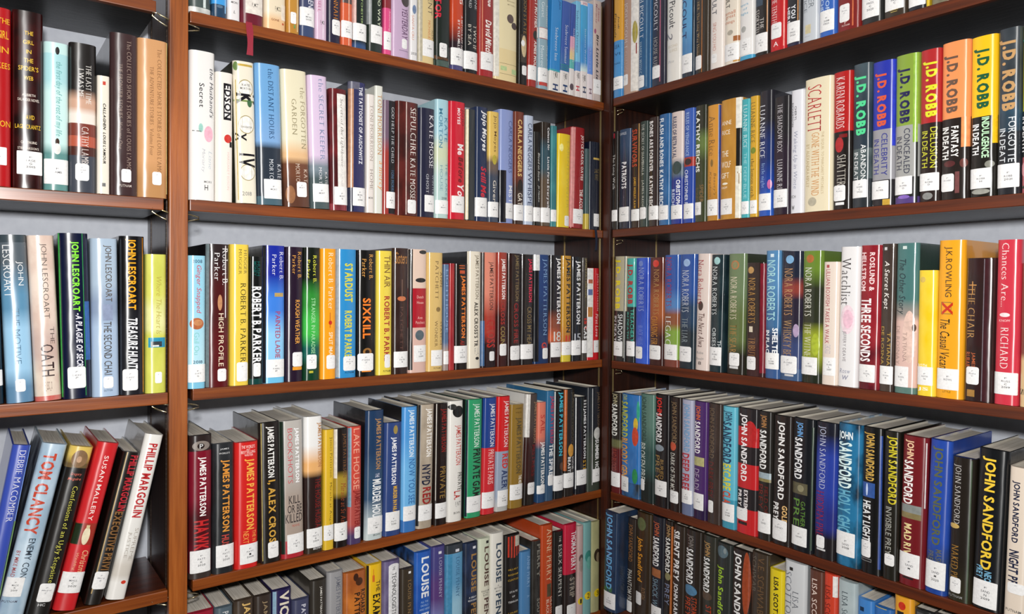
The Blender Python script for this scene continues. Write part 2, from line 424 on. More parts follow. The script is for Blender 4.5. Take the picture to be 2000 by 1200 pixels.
def make_book(spec, root):
    """spec: w, h, stops, items, map window, paperback flag; builds the parts under root"""
    w, h, pb = spec['w'], spec['h'], spec['pb']
    D = page_depth(h)
    r = min(.0085, w * .26) if not pb else min(.0012, w * .08)
    t = .0024 if not pb else .0004
    if w < .012: t = min(t, .0012)
    bands, mott = parse_stops(spec['st'])
    # --- cover: outer shell with one row of quads per printed band
    us = np.linspace(-1, 1, 15); us = np.sign(us) * (np.abs(us) ** .75)
    cx = us * w / 2
    prof = [(-w / 2, D)] + [(x, float(spine_y(x, w, r))) for x in cx] + [(w / 2, D)]
    vs, fs, cols, sm = [], [], [], []
    side = next((lin(s.split('@')[2]) for s in spec['items'] if s.startswith('#s@')), None)
    for v0, c0, v1, c1 in bands:
        zt, zb = h * (1 - v0 / 100), h * (1 - v1 / 100)
        b0 = len(vs)
        vs += [(x, y, zb) for x, y in prof] + [(x, y, zt) for x, y in prof]
        m = len(prof)
        for i in range(m - 1):
            fs.append((b0 + i, b0 + i + 1, b0 + m + i + 1, b0 + m + i)); cols.append((c1, c1, c0, c0) if side is None or 0 < i < m - 2 else (side,) * 4); sm.append(0 < i < m - 2)
    ct, cb = bands[0][1], bands[-1][3]
    ins = [(w / 2 - t, D), (w / 2 - t, r + t), (-w / 2 + t, r + t), (-w / 2 + t, D)]
    for z, c, fl in ((h, ct, 0), (0., cb, 1)):
        b0 = len(vs); m = len(prof)
        vs += [(x, y, z) for x, y in prof] + [(x, y, z) for x, y in ins]
        polys = [(0, 1, m + 2, m + 3), tuple(range(1, m - 1)) + (m + 1, m + 2), (m - 2, m - 1, m, m + 1)]
        for p in polys:
            q = tuple(b0 + k for k in p)
            fs.append(q if not fl else tuple(reversed(q))); cols.append((c,) * len(q)); sm.append(False)
    b0 = len(vs)
    vs += [(x, y, 0.) for x, y in ins] + [(x, y, h) for x, y in ins] + [(-w / 2, D, 0.), (w / 2, D, 0.), (-w / 2, D, h), (w / 2, D, h)]
    lining = lin('d8d2c4')
    for i in range(3):
        fs.append((b0 + i, b0 + i + 1, b0 + 5 + i, b0 + 4 + i)); cols.append((lining,) * 4); sm.append(False)
    mc = bands[len(bands) // 2][1]
    fs.append((b0 + 9, b0 + 0, b0 + 4, b0 + 11)); cols.append((mc,) * 4); sm.append(False)
    fs.append((b0 + 3, b0 + 8, b0 + 10, b0 + 7)); cols.append((mc,) * 4); sm.append(False)
    me = bpy.data.meshes.new('cover'); me.from_pydata(vs, [], fs)
    me.polygons.foreach_set('use_smooth', sm)
    at = me.color_attributes.new('ink', 'FLOAT_COLOR', 'CORNER')
    at.data.foreach_set('color', np.array([(*c, 1.) for f in cols for c in f]).ravel())
    a2 = me.color_attributes.new('ink_two', 'FLOAT_COLOR', 'CORNER')
    k = mott if mott else (0, 0, 0, 0.)
    a2.data.foreach_set('color', np.tile(np.array(k, float), (len(at.data), 1)).ravel())
    me.update()
    link('cover', me, [JACKET], root)
    # --- page block, slightly hollow at the top edge like a rounded book
    e = .0035 if not pb else .0002
    y0, y1 = r + t + .0004, D - (.004 if not pb else .0003)
    nx = 6; pv, pf = [], []
    for z in (e * .8, h - e):
        for y in (y0, y1):
            for i in range(nx + 1):
                q = i / nx * 2 - 1; dip = .0 if pb else .0035 * (1 - q * q)
                pv.append((q * (w / 2 - t - .0002), y - dip if y == y1 else y, z))
    m = nx + 1
    for i in range(nx):
        pf += [(i, i + 1, 2 * m + i + 1, 2 * m + i), (m + i + 1, m + i, 3 * m + i, 3 * m + i + 1),
               (2 * m + i, 2 * m + i + 1, 3 * m + i + 1, 3 * m + i), (i + 1, i, m + i, m + i + 1)]
    pf += [(0, 2 * m, 3 * m, m), (nx, m + nx, 3 * m + nx, 2 * m + nx)]
    me = bpy.data.meshes.new('page_block'); me.from_pydata(pv, [], pf)
    link('page_block', me, [PAGES], root)
    # --- lettering, pictures, labels
    m0, m1 = spec['map']
    X = lambda q: (-.5 + m0 + (m1 - m0) * q / 100) * w
    npic = 0
    cl = lambda x: max(-.485 * w, min(.485 * w, x))
    for it in spec['items']:
        s, box, col = it.split('@')
        if s == '#s': continue
        q = [float(v) for v in box.split(',')]
        v0, v1 = q[0], q[1]
        if v1 < 0 or v0 > 99.5: continue
        z1, z0 = h * (1 - v0 / 100), h * (1 - v1 / 100)
        if s in ('W', 'R') and '/' not in col:
            z0, z1 = max(z0, .002), min(z1, h - .002)
            x0, x1 = (cl(X(q[2])), cl(X(q[3]))) if len(q) > 2 else (-.485 * w, .485 * w)
            kind, rad = ('o', min(.0035, (x1 - x0) * .25)) if s == 'R' else ('o', .0012)
            V, F = patch(kind, x0, x1, z0, z1, w, r, .0007, rad)
            b = Bag(); b.add(V, F, (1, 1, 1)); lb = b.build('call_label', LABEL, root)
            sub = Bag(); ls = ['F'] + [k for k in col.split('_') if k and k != 'F'] if col else ['F']
            hh = z1 - z0; top = .80 if s == 'R' else .66
            if len(ls) > 3: top = .78
            step = (top - .10) / max(len(ls), 1 if s == 'W' else 2)
            step = min(step, .135)
            for j, k in enumerate(ls):
                lw = (x1 - x0) * min(.5, .088 * len(k) + .02)
                if s == 'R': lw *= 1.45
                zz = z0 + hh * (top - j * step)
                c = lin('808086') if s == 'R' else lin('58585e' if (len(k) > 1 and not k.isdigit()) else ('101014' if k != 'F' else '66666a'))
                xc = (x0 + x1) / 2 + (0 if s == 'R' else .04 * (x1 - x0))
                fs_ = .62 if k != 'F' else .45
                put_text(sub, k, xc - lw / 2, xc + lw / 2, zz - hh * step * fs_, zz, w, r, .0010, c, 'h' + ('i' if s == 'R' else ''))
            sub.build('call_number', PRINT, lb)
            continue
        cc, _, fl = col.partition('/')
        if s in ('#r', '#e'):
            z0, z1 = max(z0, .0004), min(z1, h - .0004)
            if z1 - z0 < .0003: continue
            x0, x1 = X(q[2]), X(q[3])
            if q[2] <= 1: x0 = -.499 * w
            if q[3] >= 99: x1 = .499 * w
            x0, x1 = max(x0, -.499 * w), min(x1, .499 * w)
            V, F = patch(s[1], x0, x1, z0, z1, w, r, .00022 + .00001 * npic)
            npic += 1; art = Bag(); art.add(V, F, lin(cc)); art.build('cover_art', ART, root); continue
        x0, x1 = (X(q[2]), X(q[3])) if len(q) > 2 else (X(20), X(80))
        if z1 > h - .001 or z0 < .001:
            # keep lettering on the book when its block runs past an end
            z1 = min(z1, h - .001); z0 = max(z0, .001)
        if z1 - z0 < .001: continue
        ink = Bag(); put_text(ink, s, cl(x0), cl(x1), z0, z1, w, r, .0005, lin(cc), fl)
        ink.build('lettering', PRINT, root)

def ribbon(root, x, wid, z_top, length, mat, y=-.0035):
    vs, fs = [], []
    for i in range(9):
        t = i / 8; sway = math.sin(t * 2.4) * .0022; yy = y - .0012 * math.sin(t * 3)
        for dx in (-wid / 2, wid / 2):
            for dy in (0, -.0004):
                vs.append((x + sway + dx * (1 + .1 * math.sin(t * 7)), yy + dy, z_top - t * length))
    for i in range(8):
        a, b_ = i * 4, i * 4 + 4
        fs += [(a + 1, a + 3, b_ + 3, b_ + 1), (a + 2, a, b_, b_ + 2), (a, a + 1, b_ + 1, b_), (a + 3, a + 2, b_ + 2, b_ + 3)]
    vs += [(x - wid / 2, y, z_top + .0), (x + wid / 2, y, z_top + .0)]
    fs += [(0, 2, 3, 1), (32, 33, 35, 34)]
    me = bpy.data.meshes.new('ribbon_bookmark'); me.from_pydata(vs, [], fs)
    link('ribbon_bookmark', me, [mat], root)

SHELF = dict(PB='upper shelf left of the post', PC='middle shelf left of the post', PD='lower shelf left of the post',
             LA='top shelf, left wall', LB='second shelf, left wall', LC='third shelf, left wall', LD='fourth shelf, left wall', LE='bottom shelf, left wall',
             RA='top shelf, right wall', RB='second shelf, right wall', RC='third shelf, right wall', RD='fourth shelf, right wall', RE='bottom shelf, right wall')
BOOKS = r"""
== PB 0.1442
-12076 -11748 2542 0 0 0 99 0|b2151b|THE@5.7,8.7,52,96@e9b52b/h;GIRL@12.7,17.2,50,92@e9b52b/h;IN@21.7,25.2,58,92@e9b52b/h;KEES@30.7,34,52,97@e9b52b/h;ON@63.1,66.6,60,98@e9b52b/h;W@78.1,88.1,0,85@LARS|red hardcover with yellow capitals, cut by photo edge
-11744 -11360 2566 0 0 1 99 0|3a0c0c *000000.8|THE@11.4,13.6,40,68@f0c53a/h;GIRL@16.5,18.8,35,70@f0c53a/h;IN@21.8,24,45,62@f0c53a/h;THE@26.7,29.1,38,68@f0c53a/h;SPIDER'S@31.1,33.7,20,85@f0c53a/h;WEB@36.7,39,38,68@f0c53a/h;A LISBETH@46.7,48.1,32,75@e8dcd0/h;SALANDER NOVEL@49.3,50.9,18,88@e8dcd0/h;DAVID@58.7,61.2,36,72@f0c53a/h;LAGERCRANTZ@64.1,66.5,10,92@f0c53a/h;CONTINUING@73.4,74.9,28,80@e8dcd0/h;STIEG LARSSON'S@76.8,78.2,18,86@e8dcd0/h;W@79.1,92.3,15,98@LAGE_G_2015|black and dark red hardcover with yellow title
-11356 -11039 2186 0 0 1 100 0|c5e6e4 =7.5 a9d7dc ~25.7,34.1 c9e9e6 ~68.1,75.3 5f8f8c|#e@2.9,8.1,45,62@1c1c1c;the first day of the rest of my life@12.9,63.2,40,72@6aa7a6/i;#e@64.7,69.5,45,62@3a2418;#e@68.1,75.6,38,68@e6e6e2;W@79,95.9@LAMB|pale aqua hardcover with a tiny seated figure
-11035 -10675 2246 0 0 0 100 0|201d1c ~31,38.2 caa18a ~43,47.8 e9dfd5 =53.8 7c3b30 =62.2 b35842 =69.4 4c2822 =75.4 41454f|THE LAST TIME@14.2,40.6,60,80@f0ece6/s;I WAS ME@17.2,36.4,34,52@f0ece6/s;CATHY LAMB@56,80.8,45,70@f0e6e0/s;R@80.8,92.2,22,72@Lamb_L|dark hardcover with folded red and white blankets pictured
-10671 -10499 1805 0 0 0 96 0|e9e1d3|#r@4.7,7.7,45,70@c9483b;CALLAGHEN@23.4,45.7,48,72@1c1a18/bi;LOUIS L'AMOUR@47.9,74.5,48,72@1c1a18/bi;#r@90.8,93.8,40,70@777777|thin cream paperback titled Callaghen
-10495 -10100 2513 0 0 2 99 0|3d2a2b|#s@-20.8,-20.7@191718;The COLLECTED SHORT STORIES of LOUIS L'AMO@4.1,84.3,58,74@a89387/s;THE FRONTIER STORIES . Volume One@19,71.6,28,42@a89387/s;R@83.7,91.8,38,74@;PUTNAM@93.2,94.8,30,75@c9bdb5/h|tall dark brown volume of collected stories
-10116 -9670 2510 0 0 5 107 0|cf9a6a ~76.8,88.2 b98858|The COLLECTED SHORT STORIES of LOUIS L'AMO@5.4,84.8,58,72@8d6545/s;THE ADVENTURE STORIES . Volume Four@17.3,73.4,34,46@8d6545/s;R@83.6,91.9,42,72@;#r@-0,97.2,88,92@ecd98f|tall tan volume of collected adventure stories beside the post
== PC -0.1680
-12109 -11834 2360 -30 0 0 99 0|0f3a48 ~37.7,48.5 0a2230|W@79.2,88.9@|dark teal hardcover cut by the photo's left edge
-11804 -11468 2432 -41 0 0 98 0|3a464d =4.5 566068 ~16.2,35.4 5d8fb0 ~43.9,55.6 9cc8e6 ~80.1,90.8 5f87a8|#s@-24.3,-24.2@2a3038;JOHN@15.7,30.1,58,84@f4f4f4/t;LESCROART@6.1,37,12,40@f4f4f4/t;THE MOTIVE@43.9,76.9,38,62@3f6a88/t;R@86,93.5,35,72@|grey and sky blue hardcover titled The Motive
-11460 -11125 2439 -43 0 2 99 0|e8d6c8 *c9a99b.6 ~50.7,61.6 c9b4ac ~72.4,83.2 e9dccb =97.1 c8302c|JOHN LESCROART@4.7,50.2,42,70@4c4340/t;THE@55.3,65.7,68,84@5a4a48/t;OATH@65.9,85.2,28,78@3a2a2c;F_LESC_O@88.4,94.1,38,66@8a7a70/h|cream hardcover titled The Oath with a red foot
-11121 -10731 2495 -23 0 1 93 0|0a1230|#s@-23.6,-23.5@12141c;#r@0,98.6,1,4@3aa84a;#r@0,98.6,84,87@2f8f4a;#r@41.3,77,88,99@2f62a8;JOHN LESCROART@4.8,47.2,38,72@8af03a/b;-A PLAGUE OF SECR@48.3,80.7,54,78@e6e6f0/bi;R@80.7,93.7,20,86@Lesc_P|navy hardcover with large lime green lettering
-10727 -10354 2435 -14 0 7 98 0|a9bccf ~28.6,39.9 8a9bb5 ~46.7,55.8 a8bdd6|JOHN LESCROART@4.2,39.9,42,76@5a5048;#r@41.6,51.8,38,78@8f9bb8;THE SECOND CHAI@52.6,86.3,40,72@4d4640;R@87.3,94.8,36,76@;DUTTON@95.6,96.8,38,72@334455/h|grey-blue hardcover titled The Second Chair
-10350 -9995 2492 -6 0 2 96 0|0e0e12 ~41.3,52.6 1c1c22|#s@-26.4,-26.3@15130f;#r@0.7,98.9,94,97@d98a20;JOHN LESCROART@1.8,46.4,22,66@f7ab22/b;TREASURE HUNT@51.7,83.7,30,72@f2f2f6/bi;R@83.7,97.2,8,72@Lesc_T|black hardcover with orange lettering titled Treasure Hunt
-9991 -9684 2220 0 0 4 100 0|d7d768 *b9bf45.5 ~29,39.4 e6e6a0 ~54.8,58.7 d5d662|Where The Heart Is@16.1,57.4,46,72@b5a24c/it;#r@60,67.1,8,92@2f93b5;#r@62.8,66.5,20,75@3a3f44;#r@65.4,66.5,28,60@f4f4ee;R@84.8,92.9,40,75@|yellow-green hardcover with a small house picture
== PD -0.4884
-12192 -11960 2610 172 0 0 122 0|3a4fae|DEBBIE MACOMBER@2.9,42.2,40,70@e9e9f4/s;#r@-0.3,42.2,86,92@5f86d8;#r@42.2,85.8,88,100@55813f|blue leaning hardcover, leftmost of the tilted group
-11956 -11604 2582 222 0 -15 92 0|9db6ca *c9dbe8.7|#s@-26.7,-26.6@2a2f38;TOM CLANCY@5.4,51.2,30,78@c2452f/b;ENEMY CON@53.5,75.4,56,80@273543;BY MIKE MAD@60.5,74.9,24,38@a84a4a;W@75.1,85.7,10,78@MADE_S_2019;PUTNAM@87.7,88.9,18,70@445/h|thick silver-blue leaning hardcover with orange capitals
-11600 -11263 2502 229 0 8 93 0|d9bb5e ~5.3,10.5 6a5636 =12.8 1d1a18|#e@2.1,12.6,12,92@8a6b4c;#e@5.8,9.7,38,64@c09a7a;Gregory@15.6,17.7,28,82@d66a5a/hi;Maguire@18.5,20.6,20,84@d66a5a/hi;Confessions of an Ugly Stepsiste@23.7,80.5,48,80@eeea62/s;R@80.8,91.5,22,96@Magui_C;HC@92.4,93.9,35,70@ddd/h|black leaning hardcover with yellow title Confessions
-11259 -10932 2521 236 0 7 100 0|c8252a =48.7 a03428 =61.5 c8252a|SUSAN MALLERY@7.9,47.1,42,64@f6e6e0;#r@49.1,61.2,0,24@23301c;#e@50.9,61.5,36,72@efe2c0;#r@49.8,51.9,46,62@d8c69a;Christm@64.7,77.5,58,88@e9b98a/i;Wedding@66.3,76.5,28,44@e9b98a/it;W@77.5,89.8@MALL_C_2021|red leaning hardcover with a cream bottle picture
-10857 -10592 2333 231 0 0 106 0|1a1512|#r@0,92.9,22,28@b99a60;PHILLIP MARGOLIN@2,39,48,92@c02c38/b;EXECUTIVE PRIVI@39.5,77.7,40,84@8a6238/b;R@78.6,90,18,96@Marg_E|black leaning hardcover titled Executive Privilege
-10558 -10266 2571 217 0 -6 100 0|e6e4df ~69.4,80.2 cfc8be ~85.6,89.9 e8e5e0|#s@-22.8,-22.6@a8a6a2;PHILLIP MARGOLIN@5.6,50.9,34,80@b8262a/b;SUPREME@57.2,76.9,66,84@a39a90/t;JUSTICE@59.6,75.3,36,56@a39a90/t;#e@88.6,90.8,58,82@d8402c|white leaning hardcover titled Supreme Justice
== LA 0.4542
-9361 -9003 2400 0 0 0 99 0|3f4a49 *586562.6 =96.5 e8e8e4|#r@89.1,96.2,62,74@cfd8d6|dark grey-green hardcover with white foot, next to the post
-8999 -8755 2350 0 0 2 99 0|3f9be0 =91.1 23405c|#r@76.3,96.6,84,92@8cc4f0;#e@91.4,93.7,28,70@5a7288|blue hardcover with small dark mountains
-8751 -8542 2300 0 0 1 98 0|e6e2e2|MORI@86.4,87.9,25,80@333/h;L@93,95.1,45,60@555/hi|narrow white hardcover without lettering on its foot
-8538 -8134 2400 0 0 1 98 0|5a1526 ~88.5,94.3 6a1a2c|#r@65.2,92.6,20,96@ece4da;F_MCT@84.7,87.6,48,75@222/h|maroon hardcover with hanging red ribbon bookmark
-8130 -7742 2380 0 0 2 100 0|eadbc0 ~87.3,93.3 e8bd8c|#r@80.7,92.1,75,96@f3e6d6;F_MCCU@83.1,86.7,45,72@222/h;GONE@92.3,93.8,28,64@7a3a20/h;#e@94.1,95.7,78,88@c0582f|cream and peach hardcover right of the ribbon
-7738 -7504 2300 0 0 0 92 0|c08a38 ~86.9,94.5 b98233|R@83.8,92.7,28,76@F;#r@93.2,96.1,55,70@7a9a58;#r@61.8,98.3,84,92@f0d9a8|golden ochre hardcover with small label
-7500 -7215 2380 0 0 7 100 0|434a6b =78 3c4a6e|DEN@68.6,77.9,48,86@e8e8f0;W@78.2,92@MCKI_2020|slate blue hardcover with 2020 label, left part of row
-7211 -6986 2320 0 0 0 95 0|d7b9cf|RUSSELL@61.4,78.6,18,45@b04a7a/t;F_MCK@85,88.2,40,80@333/h;#r@56.2,99.1,62,70@f0e2ee|lilac pink hardcover with handwritten call number
-6982 -6715 2380 0 0 5 100 0|26243a|HANNAH@57,81.6,40,72@d98a35/s;R@82.2,93.9,28,96@McKi_C|dark violet hardcover with orange lettering
-6711 -6480 2380 0 0 0 94 0|d5603c|#r@51.9,67.1,0,100@5a4a48;W@80.9,94@MCLA_2020;#r@55.1,100.3,62,70@f0c0a8|salmon orange hardcover with 2020 label
-6476 -6185 2360 0 0 5 98 0|1a2322 ~94,97.9 33507c|#r@41.9,80.3,0,18@d0a8a0;GRANTCHESTER@48.4,80.3,50,64@b9d68a/t;W@80.3,94@MCM|near-black hardcover with thin green lettering
-6181 -5849 2400 0 0 1 100 0|18241c =93.3 27302c|#r@39.4,79,0,24@8a8f90;NO WAY@55,79.1,60,78@e6f0d0;W@79,93.3,18,100@2021|dark green hardcover with white words No Way
-5845 -5677 2250 0 0 1 97 0|8a2a34 =60.4 dd4f86|Something@62.5,80,55,85@f6d8e4/it;W@80.7,96.1@MICH|hot pink slim hardcover
-5673 -5272 2360 0 0 1 100 0|c4a9c6|#e@45.1,57.4,48,98@4a4040;YESTERDAY@59.3,84.6,52,86@5a3a5c/i;R@84.4,92.4,52,82@;#r@93.9,94.4,38,90@8a7a92|lilac hardcover titled Yesterday
-5268 -5093 2300 0 0 0 97 0|e2e0e0|#e@52.5,60.2,25,75@6f84a6;SANTA CRU@61.6,82.6,18,46@cf7a54/t;2021@93.2,95.3,10,80@444/h;#r@34.2,98.8,88,96@9a9a98|narrow white hardcover titled Santa Cruz
-5089 -4697 2380 0 0 1 100 0|d9c28c|#r@26.4,99.2,0,24@b8b09a;PATIENT@29.1,58.6,55,80@5a5040/t;ALEX@71,78.6,78,90@6a5a40/t;MICHAELID@63.8,79.9,56,70@c86f38/t;W@79.9,94.3,24,100@2019|sand yellow hardcover titled Patient
-4693 -4319 2380 0 0 0 99 0|15201a =91.1 1c2620|DOCTOR@22.1,59.9,0,34@d0243c/b;R@80,92,24,72@Mich_D;Random House@91.1,94.3,0,80@8a5a3a/h;#r@94.8,100.2,0,92@4a5c54|black hardcover with pink letters and cream label
-4315 -3998 2400 0 0 1 97 0|c4431f ~58.2,76.4 2a1820 =96.1 4a4676|A MITCH RAPP NO@52.6,83.4,74,90@e9dcd8;BY KYLE MILLS@57.1,82,46,64@f2ece8;ER@35.7,42.7,62,96@f4ece4/h;W@81.3,96.1@MILL_S|orange hardcover fading to black, with an S label
-3994 -3636 2360 0 0 3 94 0|15181b|CATHERINE@10.1,43.3,72,92@d8d8d8/s;WARD@31,42.6,28,48@d8d8d8/s;TWO IF@57.1,78.8,62,88@efe8da/s;BY SEA@57.4,75.9,24,46@efe8da/s;W@81.1,96.9@MIN_T|black hardcover titled Two if by Sea
-3632 -3221 2400 0 0 5 98 0|9b2c28 ~79.8,94 a02a2c|#r@16.5,79,14,20@d98a70;que@30,37.9,42,70@f4ece8/bi;David Mitch@50.1,79.8,36,78@f6efe9/bi;W@79,94.4,8,96@2020|brick red hardcover with white script lettering
-3217 -2577 2360 0 0 1 98 0|e7d9ae =70.9 e3cf9c|#r@-7,97.2,0,18@dedace;MARGARET@25.8,26.9,50,86@8a7a5a/h;MITCHELL@29.1,30.2,52,86@8a7a5a/h;#e@38.1,46.3,50,80@5c4a44;#e@44.7,51.2,70,96@4c3c38;#r@84.2,84.5,20,96@8a7a58;#r@86.9,90.8,24,50@b9cf94;#r@88.1,92.7,72,96@b9cf94;#r@93.7,94,20,96@8a7a58|thick cream hardcover with a butterfly
-2573 -2313 2360 0 0 5 100 0|14110e|#r@53.5,79.4,15,98@3c342c;#e@54,74.4,22,80@c9b48c;#e@58.5,64.4,20,60@f0f0f0;DIRECTION STATE@-4.1,52.7,42,80@8a6c3a;R@82.3,91.1,28,82@|black hardcover with a pale glow and blank label
-2309 -2053 2360 17 0 0 108 0|a03028|PERFECT MOTHER@2.6,44.1,50,88@f4e8e2/b;#e@46.6,55.1,40,95@2a2a26;AIMEE MOL@56.4,80.1,50,84@f4e8e2/b;W@80.1,93.7@|brick red hardcover titled The Perfect Mother
-2010 -1711 2320 0 0 -7 100 0|8faab6|Summer@17.9,39.6,70,92@eef4f6/s;Guest@15.8,31,30,56@eef4f6/s;#r@40.5,51.1,0,100@f2ece8;#r@40.5,41,0,100@b04a44;#r@50.7,51.3,0,100@b04a44;Mary Alice@57,79.5,72,94@e6eef2/s;Monroe@57.9,78.7,24,50@e6eef2/s;W@79.5,93.3@MONR;#r@93.4,96.7,0,100@c0453c|grey-blue hardcover with a white box and red band
-1697 -1386 2150 35 0 0 100 1|2f88cc =76.7 3fa5b5 =78.6 e9e4de|Jan@2.1,11.7,60,86@24508a/i;Seabreeze Inn@31.8,67.2,38,66@f0f6fa/s;F_MOR@78.6,86.3,35,75@444/h;H@92,98.7,30,80@1f3a6a/b|bright blue paperback titled Seabreeze Inn
-1382 -1116 2130 37 0 0 101 1|3557a6 ~51.4,66.1 3a6aa8 =75.8 e9e2de|Seabreeze Summer@25.5,67.5,35,66@eef0fa/s;#r@69,69.8,0,90@2f8f7a;#r@71.4,72.2,0,90@2f8f7a;#r@73.9,74.6,0,90@2f8f7a;F_MOR@77.8,85.6,35,75@444/h;H@90.5,98.3,30,80@24406f/b|royal blue paperback titled Seabreeze Summer
-1104 -962 2130 33 0 -2 123 1|3450a0 =35.7 d99fb8 ~46.3,54.2 e0c890 =61 5fb5b0 =70.9 e6dfdc|Seabreeze Sunset@26.6,64,40,70@e8e0f0/s;#e@87.1,94.5,10,90@5a4a52|blue and pink paperback titled Seabreeze Sunset
-890 -742 2233 1 0 -22 100 1|79c0e4 =63.4 5f93d0 =72.8 e8dfdc|Seabreeze Christmas@10,54,20,56@3a4468/s;F_MOR@74.6,82.1,30,80@333/h;H@88.7,93.8,22,80@c03040/b|light blue paperback titled Seabreeze Christmas
-732 -521 2271 -2 0 0 98 1|e4d6d8 =4.1 3fa5d8 ~26.1,44.7 3b8fd0 ~63.2,70.6 cfe4e4 =72.5 e6ddda|JAN@1.1,3.9,20,80@b05070/h;Seabreeze Wedding@28,67.8,45,72@d0e8f6/st;F_MOR@76.2,83.6,25,70@222/h;H@88.2,94.7,25,75@2a3a5a/b|sky blue paperback with a pale pink head
-517 -347 2268 -2 0 2 98 1|72b0ee ~42.8,48.4 6a92dc =73.6 e4d8da|Seabreeze Book@4.5,42.8,40,72@9ac8f4/st;Shores@46.5,70.8,30,60@a8c0f0/st;H@88.6,94.2,25,75@7a5a6a/b|pale cornflower blue paperback, second left of the corner
-343 -92 2389 5 0 2 100 1|cdbdb6 *b8a49e.5|Liane@7,20.4,50,70@a8506a/i;Moriarty@3.4,23.1,16,40@8a4f70/i;#e@28.5,33.4,4,30@a05a80;Big Little Lie@33.7,79.5,24,62@24222a/bi;W@78.6,93.4@MOR|greyish paperback titled Big Little Lies by the corner post
== LB 0.1460
-9344 -8939 2460 0 0 0 98 0|e9e7e4|the Husband's@10.8,44,78,94@44424a/i;Secret@21.6,37.8,36,56@2c2a30;#e@48.6,54.6,34,52@9fcfc4;#e@49.8,60.6,56,92@f2b5c6;#r@53.6,54.2,10,45@777;Moriarty@65.4,81.2,44,60@a9abb5/it;Liane@66.8,78.6,74,88@b5c0c8/it;MORI@86.8,88.2,56,86@666/h;H@89.6,93.2,58,72@333/h|white hardcover titled The Husband's Secret
-8935 -8651 2174 0 0 2 108 0|ebe5dd|#r@8.3,36.6,38,82@1c1a1e;#r@9.6,35.2,44,76@f2efec;EDSON@8.9,35.9,42,80@16141a/b;#e@47.7,54.3,42,84@cf3b33;#r@53.2,57.4,72,98@1a181c;MARGARET EDSON@61.5,90.6,58,70@e0b8b4/t|off-white hardcover with black boxed title block
-8589 -8235 2413 -27 0 -6 99 0|e9e2cf|#s@-43.6,-43.4@3c3d30;#r@1.9,3.4,10,90@c9a84a;#r@27.1,28.4,5,90@7d9456;#e@0.6,6.9,5,25@6f8a4f;#r@13.3,97.9,12,15@c9ab55;#e@12.6,24.9,22,92@a99a6a;#e@13.3,24.2,25,89@f4f1ea;KATE@15.8,17.3,40,75@444/h;MORTON@18.3,19.8,32,82@444/h;#e@25.9,31.9,62,84@3f6a44;K@22.1,30.3,15,95@16141a/bs;#e@37.9,50.9,20,92@a99a6a;#e@38.5,50.3,23,89@f4f1ea;DAUGHTER@45.5,46.8,32,82@555/h;X@50.5,56.2,8,55@16141a/bs;IV@64.4,74.5,20,92@16141a/bs;#e@72.4,84,22,92@a99a6a;#e@72.9,83.5,25,89@f4f1ea;2018@91.8,94.6,30,72@888/h|cream hardcover with gold lattice and round medallions
-8231 -7781 2448 -25 0 1 101 0|6fa5d6 ~30.5,50.8 7fa9d8 ~54.6,59.7 2b3440 =94 4a6470|the DISTANT HOURS@3.2,52.7,46,66@24466e/s;KATE@70.5,80.7,76,92@e6eaf0/s;MORTO@67.3,81.7,44,60@e6eaf0/s;W@81.7,95.5,22,92@MORT|sky blue hardcover titled The Distant Hours
-7753 -7277 2432 -35 0 -1 98 0|e5ddc0 ~50.5,61 e3b98a ~63.6,68.8 6f4430 ~76.7,84.5 5c3a2c|the FORGOTTEN@12,57.1,70,88@9a8f70/s;GARDEN@21.2,47.3,36,54@9a8f70/s;KAT@72.1,81.6,76,90@eedccb/s;MORTO@68.2,81.6,44,60@e6d2c0/s;R@81.6,92.6,46,86@MORT;#e@84.5,97.6,5,40@9a6a48|cream hardcover titled The Forgotten Garden
-7273 -6901 2413 -32 0 2 94 0|d9c4de ~59.9,68 7d8a94 ~70.7,77.4 4b5a5c|the SECRET KEEPER@2.1,63.3,52,78@8591b2/s;KATE@72,81.4,76,90@f0eef2/s;MORT@68.7,81.4,42,58@f0eef2/s;W@81.2,94.9,8,96@MORT|lilac hardcover titled The Secret Keeper
-6897 -6555 2244 -17 0 7 100 0|6d1d22 *230d10.7 =94.6 9a3f48|#r@4,80.6,34,92@efebe6;Secrets of the Lighthouse@7.7,63.7,50,72@5c554e/is;SANTA MONTEF@64.4,79.9,52,66@bbb/t;W@80.6,95.4,12,100@MONT_S|dark red hardcover with a white title strip
-6551 -6198 2440 0 0 0 97 0|2c2f5e =3 33345c|#s@-63.3,-63.1@20232c;#r@5.7,81.6,0,26@b58466;#r@81.6,99.5,0,28@1c2038;#r@-0.1,5.7,0,60@667;THE TATTOOIST OF AUSCHWITZ@3.6,63,56,78@e6e6ee/b;W@81.3,95.4,22,100@MORR_T_2018|navy hardcover titled The Tattooist of Auschwitz
-6194 -6030 2251 0 0 6 99 0|e4dcd6|TONI MORRISON@8.6,56.2,35,75@a89c92/s;HOME@63.1,80.5,35,75@9a8e86/s;MORR@86.5,88.3,20,80@555/h|slim pale hardcover titled Home
-6026 -5854 2443 0 0 1 100 0|d9dad0|TONI MORRISON@6.9,54,30,80@c88a4a/s;a mercy@58.9,82.1,30,85@e8933f/is|slim grey-white hardcover titled A Mercy
-5850 -5563 2204 0 0 0 98 0|6f5a6c ~32.3,46.1 9a3a34|#r@-0.1,99.5,42,100@16161a;GOD HELP THE CHILD@5.6,54.7,62,84@d8dade/s;TONI MORRI@60.7,79.7,62,84@5a86b0/s;W@80.2,94.7,25,100@MORR_G|slim black and purple hardcover before the dark red Sepulchre
